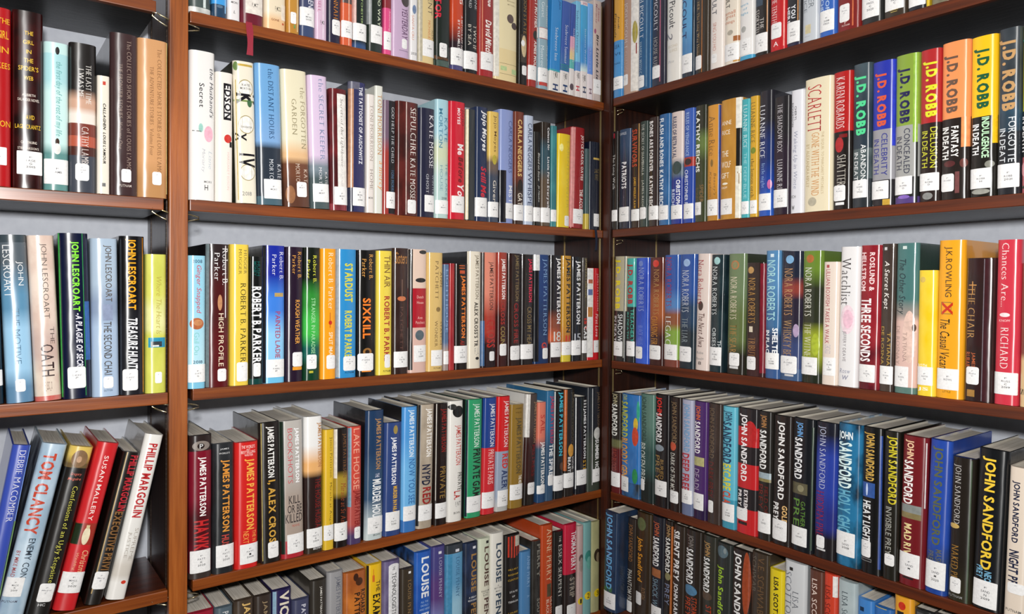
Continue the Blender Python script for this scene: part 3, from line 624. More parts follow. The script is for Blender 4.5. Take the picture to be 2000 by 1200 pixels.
-5559 -5051 2238 0 0 1 99 0|5e231f *2c1210.8|#r@-0.1,99.1,38,42@d9c9c0;SEPULCHRE@4.7,46.5,58,84@f2ece6/s;KATE MOSSE@49.1,85.3,58,82@f2ece6/s;R@85.8,97.9,46,86@|dark red-brown patterned hardcover titled Sepulchre
-5047 -4672 2185 0 0 1 99 0|23243a|KATE MOSSE@5.9,54.5,58,86@f4f2f6/s;WINTER@60.4,78.8,78,92@b0b4c0/s;GHOST@60.4,77.9,40,56@d8dae2/s;W@79.7,95,30,100@MOSS|navy black hardcover titled Winter Ghosts
-4668 -4347 2414 0 0 1 98 0|a5cbd6 ~28.3,41.6 cbd3b4 ~48.2,64.7 b5cfca|KATE@15.1,35.3,60,86@4f86a0;MORTON@7.7,40.7,20,46@4f86a0;THE LAKE@53.2,81.3,68,88@6a94a0/t;HOUSE@55.6,77.1,28,48@6a94a0/t;2018@82.1,84.2,40,80@123/h;W@84.9,96.5@MORT|pale aqua hardcover titled The Lake House
-4343 -3941 2429 1 0 1 100 0|c81f33|JOJO@5.8,20,66,88@7a1420;MOYES@5.5,19.2,42,60@f6e4e4/b;Me@35.9,45.1,44,82@f6e9ea/b;Before@46.7,68.4,50,82@6a1018/bi;Yo@70.1,80.1,44,86@f6e9ea/bi;W@80.1,94.3,12,92@MOYE|bright red hardcover titled Me Before You
-3934 -3690 2323 0 0 1 98 0|2f3538|#r@0.3,99.3,0,22@ddd2b2|dark grey hardcover without lettering, right of the red one
-3686 -3364 2417 0 0 2 99 0|23304f|Jojo Moyes@3.2,38.4,34,84@f2f2f4/bi;Still Me@52.1,78.8,36,82@c8283c/bi;W@79.3,96@MOYE|navy hardcover titled Still Me
-3360 -3071 2364 0 0 1 98 0|dcb95f ~39,46.1 6a5a50 ~51.5,58.6 3c4658|Jojo Moyes@3.4,36.3,38,68@6a5130;#e@39,47.9,30,70@b8a83f;Giver@62.1,81.7,36,66@d8d0c4;W@81.7,95.5@MOYE|yellow and slate hardcover titled The Giver
-3067 -2672 2460 0 0 1 98 0|8796c8|#r@53.6,99.5,0,42@15161e;CARLA NEGGERS@9.4,55.3,58,84@3d4a78/t;MIST@66.6,82.2,60,88@f0f2f8;W@82.2,96,38,100@NEGG|lavender blue hardcover titled Mist
-2668 -2383 2470 0 0 2 98 0|6f3424 ~57.6,68 3a2a24|CARLA NEGGERS@6.9,57.6,28,70@e0bd78/b;#e@60.2,71.5,30,80@1c1614;GAT@72.4,83.4,30,75@efe6d6;W@82.9,96.9@NEGG|brown hardcover with gold author lettering
-2379 -2126 2425 0 0 2 100 0|b7c2d6|CARLA NEGGERS@7.1,50.2,26,72@2f3f5f;WHISPE@52,82.6,26,72@2f3f5f;W@82.6,97@NEGG|pale blue-grey hardcover titled Whisper
-2122 -1908 2100 0 0 0 98 0|14130f|Blood on Snow@22.5,52.9,50,80@cfcfc8/i;Jo Nesbo@57.1,74.9,50,80@cfcfc8/i;W@80.8,95.9@N|short black hardcover titled Blood on Snow
-1904 -1616 2348 0 0 1 100 0|2c231c ~14.3,25.6 33505c ~44.5,55.9 5a4a3a|Celeste Ng@4.8,26.6,46,76@e8e8ea/b;Little Fires Everywh@33.2,82.4,46,76@e8e8ea/b;W@82.4,96.6@NG|dark hardcover titled Little Fires Everywhere
-1612 -1430 2303 0 0 1 111 0|3f8c90 *245a66.6|W@83.2,94.9@O|teal hardcover left of the plain yellow one
-1426 -1027 2157 13 0 -5 96 0|e6c425 *f0d84a.4|#e@10.7,19.1,15,40@f6ee98;LARENTS WINTER@7.6,79,66,86@c9b24a/t;R@87.4,98.4,55,95@OAT|plain bright yellow hardcover near the corner
-1023 -593 2368 19 0 4 103 0|951c20|#r@0.6,99,0,18@d08a88;JOYCE CAROL OATES@7.4,52.2,54,82@f0e2dc/b;THE ACCU@61,81,54,82@f0e2dc/b;W@81,95.5,12,88@OATE_A|crimson hardcover titled The Accursed
-553 -423 1908 0 0 -11 97 0|42585a =80.8 c9b34a||very slim teal paperback beside the black one
-419 -60 2099 0 0 1 100 0|10182a|#r@18,20.2,30,96@cfae58;THE WAY@30.3,43.7,40,80@8f7a48/t;W@81.7,96.2,34,100@O|black hardcover with a gold band beside the corner post
== LC -0.1658
-9361 -9084 2198 0 0 0 99 0|96cfe4 ~34.7,75 b5dfec =95.2 7dc1de|2008@3,5.6,22,78@1d3a5c/h;Ginger Snapped@7.1,43.4,38,74@c5566a/i;#e@46.8,55.5,8,88@b5673f;#e@48.1,52.8,30,80@c98a5c;Gail Ou@57.8,74.4,32,62@7fc4bd/t;2018@78.8,81.1,26,80@1d3a5c/h;W@81.7,95.2@JUST_G|light blue hardcover with an orange cat by the post
-9080 -8693 2402 0 0 1 99 0|2b2021 ~9,30.3 4a1516 ~52.8,65.3 5a1418|#s@-34.8,-34.7@15151a;#r@-0,100.4,0,12@6f7c80;Robert B.@2.7,28.4,66,90@f0eeee/s;Parker@5.9,25.5,32,54@f0eeee/s;#e@35.3,46.5,46,66@c08a62;#r@0.9,51.6,78,82@f0eaea;HIGH PROFILE@48.4,85.6,50,72@ecdcc0;R@87.2,96,46,84@|dark maroon hardcover titled High Profile
-8689 -8370 2411 0 0 2 99 0|eacb4c|HUGGER@3.8,20.9,68,84@6a5c38/s;MUGGER@3.2,21.2,40,56@6a5c38/s;ROBERT B. PARKER@27.3,83.7,50,80@26221a/s;R@83.5,97.1,30,92@|yellow hardcover titled Hugger Mugger
-8366 -8136 2212 0 0 1 95 0|0f1211 =95.6 12403c|HUSH@3.8,15,52,78@0c5a54;MONEY@3.8,15,24,48@0c5a54;ROBERT B.@23.4,54.9,14,90@f6f6f6/b;PARKER@56.3,83.2,20,90@f6f6f6/b;R@83.2,93.9,26,84@|short black hardcover with heavy white lettering and teal foot
-8132 -7743 2417 0 0 3 97 0|1a2a9a ~21.3,38.3 3f7fdc ~47.4,64.3 8fcaf2 =95.6 6fbfe6|#s@-37.3,-37.1@16181c;#r@-0,100.1,0,9@1a1c24;Robert B.@4.4,25,72,92@f2f2fa/s;Parker@6.4,21.6,36,56@f2f2fa/s;#r@34.4,37.2,48,92@bda060;PAINTED LADIE@48,81.9,52,76@b02a44;W@82.8,95.8,10,98@PARK_P|royal blue to sky blue hardcover titled Painted Ladies
-7739 -7413 2407 0 0 3 99 0|241528|#r@-0,99.9,10,14@a8a0a8;Robert B.@3.4,23.7,64,86@f0b052/s;Parker@6.1,20.1,32,52@f0b052/s;ROUGH WEATHER@39.4,72,50,76@f3ab4a;R@78.2,88.9,34,96@;#r@89.1,91.5,35,92@f0a030|dark purple hardcover titled Rough Weather
-7409 -7088 2410 0 0 1 96 0|131a12 ~23.3,35.4 2f8a34 ~43.5,54.3 3fb548 ~65.1,75.9 0f5a50 ~81.3,88 0e3a24|Robert B.@5.8,26.7,52,74@eef04a/s;Parker@9.2,23.3,14,34@eef04a/s;STRANGER IN PARADISE@38.1,79.9,42,66@a9e0a8;R@80.6,91.4,16,76@Park_S;#r@92.8,94.5,30,55@c8c040|black and green hardcover titled Stranger in Paradise
-7084 -6780 2400 0 0 4 98 0|f4a01f|#s@-41.8,-41.7@c8902c;Robert B. Parker@2.9,46.4,42,74@fbeed4/s;#r@48.9,60.6,52,56@a8481c;#e@55.1,58.3,44,68@c8281c;SPLIT IMA@64,81.9,46,72@fbeed4;R@81.6,92.2,30,92@|orange hardcover titled Split Image
-6776 -6370 2404 0 0 1 97 0|2f8cc9|#r@-0,99.4,0,14@9aa5ac;STARDUST@10.9,41.1,36,78@d9d33c/b;ROBERT B.PARKE@47.8,83.8,36,74@d9d33c/b;R@83.3,94.5,30,96@Park_S;PUTNAM@95.2,96.6,40,85@123/h|blue hardcover with yellow lettering titled Stardust
-6366 -5958 2402 0 0 3 94 0|121110|#r@-0,99.1,8,12@8a8480;Robert B.@3.2,23.1,58,80@f3b25c/s;Parker@6.8,21.3,20,42@f3b25c/s;SIXKILL@38,70,24,68@f07f2a/b;#e@77.5,83.5,26,74@9a6a34;#e@78.9,82.3,38,62@2a1c10;R@81.8,95.5,0,84@PARK_S;#r@95.5,96.5,20,72@f09030|black hardcover with orange title Sixkill
-5954 -5622 2404 0 0 8 99 0|e8d04e|#s@-29.1,-28.9@1c1a18;THIN AIR@3.8,29.4,36,80@7a5a2a;ROBERT B. PARKE@36.5,88.7,36,76@a83a2c/b;R@83.4,94.2,40,82@;PUTNAM@96.1,97.7,32,84@222/h|yellow hardcover with red lettering titled Thin Air
-5618 -5265 2470 0 0 1 97 0|2d1d1a *43302c.6|Sisters@3.1,12.5,10,88@b9824a/hi;#e@38.2,42.1,25,80@c9744a;PATCHETT@46.8,81.1,42,60@6a4a42/t;#r@24.9,39,52,56@8a6a5a;W@82.2,94.8,6,98@PATE_S|dark brown hardcover with thin orange script
-5261 -4847 2462 0 0 2 99 0|e2c7b6 =31.6 ab1f2c =63.5 d9b4a8|#r@-0,97.7,0,16@2c2826;#e@0.6,3.8,50,95@333;#e@23.2,26.9,30,90@222;Dutch@37.5,39.8,38,76@e8b8b0/h;House@42,44.2,38,76@e8b8b0/h;Ann@54.4,56.6,42,70@e8b8b0/h;Patchett@58.2,60.5,32,84@e8b8b0/h;#e@65.5,73.8,30,80@55636b;W@77.8,91.3,22,94@PATC_D_2019|cream and red banded hardcover with birds
-4843 -4468 2410 0 0 1 99 0|d8b772|#s@-31.9,-31.8@8a7a54;ANN@16,28.9,76,90@6a5434/s;PATCHETT@6.9,39.2,44,64@6a5434/s;#e@45.8,49.9,50,78@8a7040;STATE of@58.2,78,78,90@6a5434/s;WONDER@57.3,79.2,42,60@6a5434/s;W@82.1,95.4,20,100@PATC;PUTNAM@96.7,98,36,80@543/h|tan hardcover titled State of Wonder
-4464 -4335 2182 0 0 2 98 0|5a7396 *34506f.5 ~73.4,82.6 b9a090|LIGHTHOUSE@5.2,64.2,30,75@8aa4cc;W@81.7,94.1@|slim faded blue hardcover beside the slim red one
-4331 -4202 2202 0 0 2 98 0|951f2a *c8443a.4||slim plain red hardcover
-4198 -3856 2200 0 0 1 92 0|1c1512|#r@1.5,2.2,30,75@d8642c;#r@3.7,4.4,30,75@d8642c;#r@6.3,9.3,35,75@c0502a;JAMES PATTERSON@11.1,70.2,40,80@f0812c/b;Ali@72.4,77,40,75@b03026/i;W@77.6,93.8@PATT_C_2020|black hardcover with orange lettering and 2020 label
-3852 -3519 2470 0 0 8 97 0|e4dbc9|#s@-31.4,-31.2@1b1a1c;JAMES PATTERSON@3,40.7,36,74@7a705e;ALEX CROSS'S TR@43.3,81.3,36,70@24211c/b;F_L@82.7,88.5,40,75@999/h;#e@90.2,92.7,48,80@222|ivory hardcover with grey and black lettering
-3515 -3110 2463 0 0 3 99 0|df8a74 ~35.5,56 a83a2c ~69.6,79.9 251618|#r@-0,59.4,0,14@3a3230;#r@59.4,98.6,0,16@3f628c;JAMES PATTERSON@8.2,50,38,72@4a2a24;CROSS@58.5,82.9,28,88@b0241c/b;R@86.2,94.4,46,82@|salmon to black hardcover titled Cross
-3106 -2830 2475 0 0 1 97 0|9c3a2e ~39.2,56.4 3a1614|JAMES PATTERSON@5.7,40.9,28,74@f6eeea/b;CROSS@44.4,63.3,28,70@a02a24/b;COUN@65,80.5,28,72@a08a4a;R@80.2,90.5,20,94@|dark red hardcover titled Cross Country
-2826 -2458 2465 0 0 2 98 0|1b1210 *3a1a14.5|JAMES PATTERSON@1.4,42.5,46,82@8f7c4e;CROSS FIRE@44.2,80.1,42,80@8a1f1c/b;R@82.4,95,18,96@PATT_C|black-brown hardcover with olive lettering titled Cross Fire
-2454 -2082 2456 0 0 2 99 0|201b1b|JAMES PATTERSON@4.1,43.2,44,80@e0304a/b;CROSS MY HEA@47.7,81.9,40,76@8a744a;W@81.5,94.9@PATT|black hardcover with hot pink author lettering
-2078 -1622 2466 0 0 1 98 0|173a72 ~35.5,53.5 14315e|#r@-0,14.7,0,30@dcdcda;#r@14.7,98.1,0,26@12141a;JAMES PATTERSON@3.9,74.2,46,80@8fb2d6/s;G@80.5,85.9,44,80@c83a2c/b;R@85.9,95.8,50,88@|deep blue hardcover with pale blue serif lettering
-1618 -1252 2467 0 0 3 100 0|1d1b1e ~50.1,61 8a4630 ~66.5,75.7 c8603a ~79.3,83 2a1c1c|JAMES PATTERSON@2.5,63.8,38,84@f6f4f2/b;18@71.1,80.2,25,90@d8d8d0/h;W@81.1,94.9,6,96@PATT|black and orange hardcover numbered 18
-1248 -951 2465 0 0 0 99 0|c08c2c ~63.1,79.8 b5702c =90.9 d8c23c|#s@-38.7,-38.6@221c10;JAMES PATTERSON@2,72.4,24,78@16140f/b;11@75.2,80.7,30,80@c8301c/h;W@81.3,93.7@PATT|mustard hardcover numbered 11
-947 -635 2452 0 0 1 99 0|14171c|JAMES PATTERSON@3.9,64.7,26,80@f4f4f6/b;15@73.6,81.1,20,88@b8bcc4/h;W@80.2,94.3@2016|black hardcover numbered 15
-631 -458 2441 0 0 2 97 0|3a342e|JAMES PATTERSON@0.7,38.5,30,74@9a8a5c;1ST@59.1,70.9,30,80@d8281c/b;CAS@66.7,78.9,24,84@f2f2f2/b;W@80.4,92.8@|slim dark hardcover with red 1st and white capitals
-454 -44 2197 0 0 1 100 0|c8131f|#r@-0,97,0,40@dcdad6;#r@12.4,16.7,2,36@a85a3c;#r@23.1,29.5,2,36@5a6a9a;#r@42.4,53.1,2,36@b5763a;JAMES PATTERSON@6,46.7,66,86@f0c8c8/s;First Love@49.9,74.9,60,84@f4d8d8/i;W@78.8,92.1,44,100@PATT_F|red and white paperback titled First Love by the corner
== LD -0.4817
-9339 -8975 2374 0 0 0 97 0|2a1f1e =10.8 7a1226 ~44.5,57 4a1218 ~72.1,79.6 5c1220 =95.9 3a302c|#e@3.7,10.6,12,90@8a7f78;#e@5.3,9.3,34,66@2a1f1e;P@5.8,9.1,44,60@ddd/h;JAMES PATTERSON@15,56.4,36,74@f6f0ee/b;HAWK@59.5,80.2,20,86@c42a2c/b;W@80.2,95.9,4,95@PATT_K_2020|maroon hardcover titled Hawk beside the post
-8971 -8610 2196 0 0 3 98 0|1f2022 *33363a.5|JAMES@3.5,4.9,30,72@ddd/h;WORLD'S@6.7,8,25,76@ddd/h;JAMES PATTERSON@12.5,68,32,76@e0963f/b;HUS@70.5,79.5,38,74@c04a42/b;W@78.1,95.1,12,100@PATT_H_2020|black hardcover with amber lettering and 2020 label
-8606 -8207 2174 0 0 2 99 0|cf2320|THE WORLD'S@2.3,4.9,24,82@f4dcd4/h;#1@5.2,6.3,44,60@f4dcd4/h;BESTSELLING@6.6,8.9,22,84@f4dcd4/h;WRITER@9.4,11.1,36,74@f4dcd4/h;JAMES PATTERSON@13.3,69.5,36,80@f3b04c/b;THE N@70.6,79.4,72,88@f0a050;NEXT@70.6,80.1,32,56@f0a050;W@80.8,96.5,18,100@PATT_1_2019|scarlet hardcover with golden yellow lettering
-8167 -7796 2467 -16 0 1 95 0|1f1a17|#s@-17.2,-17@3a3a34;#r@0,98.1,8,12@b9a868;JAMES PATTERSON@2.7,39.2,30,72@f2f0ec/b;I, ALEX CROSS@41.1,89.2,34,76@d3a246/b;R@85.3,96.8,34,88@Patt|black hardcover with white and gold lettering, fourth from post
-7790 -7373 2462 -17 0 5 97 0|b9b4ae ~36.4,57.3 a8988c =87.4 b02a34|#s@-16,-15.8@1c2a20;#r@0,96.6,0,10@1c2a20;BOOKSHOTS@5.6,45.5,26,48@c8404c/t;JAMES PATTERSON@5.6,45.5,56,80@fafafa/b;KILL@54.7,60.6,28,82@3a3434/h;OR BE@61.5,67.3,22,90@3a3434/h;KILLED@68,74.3,12,92@3a3434/h;THE NOVEL@75.9,77.5,40,78@b85a4a/h;W@82.8,96.8,18,100@PATT_K|silver hardcover titled Kill or Be Killed
-7369 -7023 2494 -8 0 3 100 0|ecebe9 ~21.1,34.3 e8b070 ~39.5,44.8 2a1a18 ~81.6,82.9 33291f|JAMES PATTERSON@4.7,37.2,62,92@c08a58/b;THE HOUSE HUSBA@45.4,81.6,52,84@7f1d1a;W@81.8,95.8,6,96@PATT_K_2019;BROWN@96,97.6,40,90@eee/h|white hardcover darkening to black, with 2019 label
-7019 -6816 2221 0 0 1 95 0|dcb42e|James Patterson@6.3,39.9,50,80@5a4c1c/s;Miracle at Augu@44.1,79,50,78@5a4c1c/s;W@79.4,92.1,0,100@PATT_M|slim yellow hardcover titled Miracle at Augusta
-6812 -6540 2216 0 0 4 98 0|1f1815 ~35.4,41.5 a88c30 ~53.6,59.6 1a1210|#r@0,41.5,0,14@e0d8cc;JAMES PATTERSON@4.4,41.5,50,82@8f6038/s;Miracle at St An@46,79.3,42,80@a04a2a/is;W@79.3,94.4@PATT_M|slim black hardcover with a yellow sunset
-6536 -6265 2223 0 0 2 100 0|cc4a3c ~45.1,60.3 b04f48 ~83.2,92.4 4a3a62|#r@0.8,67.9,0,18@6f93a6;LAKE HOUSE@1.6,53.4,32,78@eea48c;JAMES PATTERSON@54.5,93.9,28,90@8a2420/b;R@85.6,95.4,40,88@PATT|coral red hardcover titled Lake House
-6195 -5808 2484 10 0 0 96 0|203a5c ~32.5,49.1 34506e ~68.5,85.2 a9b6bc ~88,96.3 c4cfcf|#s@-9.2,-9@1a1c20;JAMES PATTERSON@6.1,45.6,46,82@b08458/b;THE@48.8,51.9,52,74@dde;MURDER HOU@53.3,82.7,36,86@f0f2f4/b;W@82.4,95.2,14,100@PATT_M;BROWN@95.7,97.1,44,84@222/h|navy and grey-white hardcover titled The Murder House
-5804 -5423 2210 14 0 4 94 0|30457c|#e@2.4,10.2,44,72@a08a4a;JAMES PATTERSON@12.8,54.5,28,66@f4f4f8/b;MURDER IN PARA@56.3,79.9,48,74@e8b53a/b;W@78.8,95.3,6,96@PATT_2016|navy blue hardcover titled Murder in Paradise
-5408 -5069 2482 9 0 7 95 0|4f97d8 ~24.2,47.8 6fb4e6 =90.2 3b74b8|#s@-22.9,-22.8@1c1a1c;JAMES PATTERSON@2.2,39.9,26,74@dcecf8/b;NOW YOU SEE@41.8,77.6,36,84@2f6ca8;W@79.2,91,2,96@PATT|mid blue hardcover titled Now You See Her
-5065 -4701 2495 20 0 4 99 0|b7a996 *8a7a6a.5|#s@-21.3,-21.1@17171a;#r@0,97.7,0,8@222;JAMES PATTERSON@3.3,42.2,34,80@f6f2ec/b;NYPD@48.5,65.2,20,76@23283f/b;RED@66.8,80.6,26,82@9a2320/b;W@81,93.7,4,98@PATT|beige hardcover titled NYPD Red
-4670 -4343 2487 9 0 1 97 0|1c120f|JAMES PATTERSON@4.4,39.9,34,84@86201a/b;#r@0,79.5,8,12@c8c0b4;PRIVATE@52,78.2,38,80@96763a;W@81.9,94.4,8,96@PATT|black hardcover with red and bronze lettering
-4339 -3972 2508 9 0 3 100 0|e9e6e0|#e@4.1,13.8,20,96@1a1a1a;#e@2.4,7.3,0,45@333;JAMES PATTERSON@20.3,53.2,34,80@c4342c;PRIVATE@59.7,74.3,58,88@3a3632;L.A.@74.8,81.8,34,80@b8241c/b;F_PATT@83.7,87.8,44,82@444/h;BROWN@91.9,93.8,34,76@222/h|white hardcover with a black figure picture
-3894 -3488 2496 13 0 0 101 0|2f9a68|#s@-18,-17.8@16201c;#r@0,98.5,0,8@123;JAMES PATTERSON@3.7,40.3,30,74@e6f4ec;PRIVATE GAM@41.9,82.7,36,84@15231c/b;W@81.9,95.5,6,98@PATT|green hardcover titled Private Games
-3484 -3135 2492 22 0 -1 95 0|22418a =42.9 cc2c34|#s@-17.1,-16.9@23252c;JAMES PATTERSON@4.9,41.7,36,82@f4f4f8;PRIVATE PARIS@44.6,74.2,36,80@f6c8c4;W@80.9,94.8@PATT|blue and red banded hardcover titled Private Paris
-3131 -2774 2494 22 0 5 100 0|cf1f22 =47.8 93a0b4 ~86.9,97.1 b9b9b5|#s@-15.9,-15.8@8a8d92;JAMES PATTERSON@3.8,44,36,80@f8ecec;RED@50,62.9,36,82@d42c26/b;ALER@64.2,80.3,34,82@2f3f6a/b;W@81.7,95.8,8,100@PATT_2018|red and silver hardcover with 2018 label
-2750 -2366 2290 14 0 0 98 0|90702c|JAMES@3.2,4.7,30,74@5a4418/h;WORLD'S@7,8.5,30,74@5a4418/h;JAMES PATTERSON@12.7,66.7,30,76@5f5030/b;THE MID@68.6,77.1,60,84@f2eadc/b;W@77.1,91.9,4,96@PATT_K_2020|bronze gold hardcover
-2362 -2027 2485 33 0 3 105 0|4a3f3a ~30.1,46 351a18 ~74.3,84.9 1d1714|#s@-14.1,-14@e0ddd8;#r@0,38.9,0,26@d8d4ce;JAMES PATTERSON@7.1,44.2,54,84@b58a68;MISTRESS@46,74.3,52,80@7a1f20;R@79.9,90.5,24,86@PATT|dark hardcover with a pale upper cover, left of Sail
-1976 -1728 2275 12 0 -7 100 0|db7a64 ~34.8,46.6 3f5a70 ~85.7,93.5 24456c|SAIL@12.3,30.9,30,76@b83c38;JAMES PATTERSON@39.7,82.8,28,82@f6f4f2/b;W@82.8,91.2@PATT|coral paperback titled Sail
-1724 -1487 2513 13 0 0 102 0|2f6a94 ~33.3,51.1 34506c|JAMES PATTERSO@4.6,47.9,28,84@c03c5c/b;THE SPIRE@48.5,76.5,30,82@f2f4f6/b;R@76.2,86.2,20,90@|teal blue hardcover titled The Spire
-1472 -1162 2482 8 0 -1 99 0|12161a|#r@0,92.2,4,9@ccc;JAMES PATTERSON@0.7,60.2,30,78@49c3dc/b;#e@66.6,73.9,50,90@5a3a28;W@78.5,92.6,0,96@PATT|black hardcover with cyan lettering
-1158 -834 2502 8 0 1 100 0|221c19|#r@0,76,0,18@b8602f;JAMES PATTERSON@2.6,50.3,50,86@5c5446;#e@51.2,63.2,30,84@d59a3c;SOPHIE@63.2,75.1,66,90@ddd;BEASTS@63.2,79.7,28,54@eee/b;W@78.2,91.8,0,92@PATT|black hardcover with a small golden figure
-812 -413 2289 0 0 0 98 0|12141c|#r@0.1,94.5,4,9@ddd;III@3.3,11.1,62,86@ccc;JAMES PATTERSON@12.1,64,56,84@f4f4f6/b;STE@65.6,76.6,58,84@e3b03a;W@75.2,90.9,10,96@PATT|black hardcover with white lettering, second left of the corner
-423 18 2496 -2 0 6 106 0|1f242c ~39,56.1 3a4238|#r@1.1,94,24,28@ddd;JAMES PATTERSON@4.9,39,56,84@7f6a52;#e@39,50.8,36,90@d0d0cc;SUMMER HO@50.8,79.8,46,76@f4f4f4/b;W@78.9,91.7,28,98@2020|black hardcover titled Summer House by the corner
== LE -0.7760
-9371 -8937 2372 1 0 0 94 0|9c1f34|JAMES@2.5,22.4,30,70@ddd|red-topped hardcover beside the post
-8932 -8628 2357 0 0 8 99 0|55646e|PATTERSON@3.1,26.8,34,70@ddd|slate grey hardcover, second from the post
-8624 -8282 2398 1 0 1 98 0|3f332a *5a4a3a.4|JAMES PATTERSON@2,68.1,38,82@e0b870/b|brown hardcover with thick gold lettering
-8278 -7965 2395 0 0 2 99 0|3a302a|JAMES PATTERSON@4,65.9,42,72@a08a6a|brown hardcover with faint thin lettering
-7961 -7609 2410 1 0 1 99 0|2c2552|#r@0.5,63.1,2,18@8fb0c8;VIOLETS@1.3,44.9,34,84@e6dcc8/b|violet hardcover with big capitals
-7605 -7273 2151 1 0 1 98 0|454864|PATTERSON@4.2,37.8,48,74@d0d0dc/b|short slate purple hardcover
-7269 -6945 2423 0 0 2 99 0|35302a|JAMES PATTERSON@4.9,28.2,50,66@ece8e0;PRIVATE@33.3,64.4,50,66@ccc|dark olive hardcover with small white lettering
-6941 -6621 2503 0 0 1 99 0|9b9a9c|#s@-60.4,-60.3@5a5a5e;JAMES PATTERSON@3.7,38.2,40,78@70727c|silver grey hardcover
-6617 -6147 2411 1 0 1 98 0|b5652f *7a3418.5 ~8.9,25 d07a32|#e@1.2,7.3,38,60@3f2418;#e@4.9,11.3,48,80@4a2a18;RICHARD@15,33.5,70,92@2f2016/b;PATTERSON@16.6,50.9,42,68@2f2016/b|orange fiery hardcover
-6141 -5818 2462 0 0 3 93 0|ecbf22|#r@0,87,0,8@222;#r@3.4,13.4,36,40@d8702c;#r@8.2,13.4,30,46@d8702c;THE@13,21.5,56,86@2a2216;EXAM@23.5,41.2,34,88@1f1a14/b|yellow hardcover with heavy black capitals
-5814 -5428 2446 1 0 6 99 0|5a4f74 *8a80a8.5|#r@3.8,67.2,26,90@f0eff0;#e@2.3,6.3,26,90@f0eff0;THE@4.6,7.5,50,64@555;TECHNOLOGISTS@9.6,43.3,46,72@222|purple hardcover with a white title capsule
-5423 -5103 2217 0 0 2 98 0|3d3429|#r@2.6,4.6,50,68@eee;LOUISE PENNY@10.3,49,46,70@a8865a/s|short dark brown hardcover
-5099 -4706 2474 1 0 1 100 0|2454ad *3a78d0.5|#s@-49.8,-49.7@1c2028;LOUISE@4.3,37.4,32,78@f2f4f8/b;ALL THE@40.1,41.6,30,74@a8c4e8/h;DEVILS@43.1,44.6,30,74@a8c4e8/h;ARE HERE@46.2,47.7,22,84@a8c4e8/h;PENNY@49.9,67.5,32,78@f2f4f8/b|vivid cobalt blue hardcover
-4701 -4378 2502 0 0 0 100 0|4a4580 ~17.3,29.9 5c3f7a ~42.6,55.2 7a7ab0|#r@3.9,6,42,64@e8e8f0;LOUISE PENNY@8.9,42.1,46,68@c8c4dc/s|indigo purple hardcover with fine lettering
-4374 -3930 2461 1 0 0 95 0|363c44 =7.3 5f9cc4 ~32.5,49.8 9cc8de|#r@7.7,101.9,0,34@4a8fb8;#r@4,6.3,52,74@e8e8f0;LOUISE PENNY@10.8,44.6,56,76@3a6a90/s|light blue hardcover with a black head
-3925 -3557 2417 0 0 6 99 0|20242f *34456a.6|#r@3.2,5.4,52,74@e8e8f0;LOUISE@9.9,43.2,40,80@a87f48/b;A GREAT@47,48.5,25,80@eee/h;RECKONING@49.7,51.2,20,85@eee/h;PENNY@53,82.3,40,80@a87f48/b|dark blue hardcover with bronze capitals
-3553 -3237 2442 0 0 1 99 0|d4dac2 ~21.5,39.5 e4e0cc|#r@2.4,4.8,56,78@333;LOUISE@7.5,42.2,42,80@5a4038/b;KINGDOM@45.6,47.1,20,84@555/h;OF THE@47.6,48.9,30,74@555/h;BLIND@49.4,50.8,34,72@555/h;PENNY@52.6,84.6,42,80@5a4038/b|pale green-cream hardcover
-3233 -2875 2489 0 0 1 97 0|e8e4da|LOUISE@9,43,34,76@34465a/b;A@45.2,46.4,46,58@666/h;BETTER@47.3,48.7,24,80@666/h;MAN@50,51.4,34,68@666/h;PENNY@52.9,86.9,34,76@34465a/b|white hardcover with slate capitals
-2871 -2434 2368 1 0 2 99 0|211e1d|#r@1.2,20.3,16,26@c8402f;#r@1.2,21.2,34,44@c8402f;#r@1.2,21.7,52,62@c8402f;#r@11.2,20.3,70,78@c8402f;#r@11.2,19.3,86,94@c8402f;#r@1.2,11.2,62,98@c9c4b4;HILLARY@31.3,32.9,20,84@d0a83c/h;RODHAM@36.2,37.9,20,84@d0a83c/h;CLINTON@41,42.7,18,86@d0a83c/h;STATE@52.3,54,28,80@eee/h;OF@56.8,58.4,44,62@eee/h;TERROR@61.6,63.3,20,86@eee/h;LOUISE@71.9,73.5,22,82@d0a83c/h|black hardcover with a striped red flag
-2430 -2113 1916 0 0 1 100 0|4f84b6|ANNE PERRY@5.2,43,54,84@a9ccee/s;A@51.4,54.4,56,78@a9ccee/s|short blue hardcover in front of black ones
-2108 -1838 2098 0 0 0 99 0|26231f *45423e.5|PERRY@3.8,39.8,48,86@87847a/b;SOUTH@62.4,87.9,50,84@87847a/b|black hardcover with grey lettering
-1834 -1473 2394 0 0 1 99 0|bd4820|ANNE PERRY@3.7,54.3,40,80@f4d8b0/s;#r@56.7,69,44,82@5a4a30;DEATH@70,85.2,70,92@f0d8c0;BLACK@71.5,85.2,38,60@f0d8c0|orange-red hardcover
-1469 -1141 2175 0 0 1 99 0|1f1d1b|THE@4.6,11.4,46,66@eae6de/s;ESSEX SERPENT@14.5,70.5,42,74@f0ece4/s;R@79.2,93.5,18,82@|black hardcover titled The Essex Serpent
-1137 -729 2273 1 0 1 99 0|c4223f =51.5 2b2220|THOMAS PERRY@8,48.8,46,90@fbf2f2/b;STRIP@55.2,75.9,36,76@9a8f82/b;R@82.8,98.2,18,90@|crimson over dark brown hardcover
-724 -535 2178 0 0 2 99 0|bfa19d *cdb4b0.5|#e@31.3,40.3,15,95@6a5654;#e@34.7,50.4,22,90@a8938c;#e@78.3,86.4,6,96@e8c924;1@80,84.8,36,64@222/h;#r@42.5,73.9,20,26@a8908c|dusty pink hardcover marked with number 1
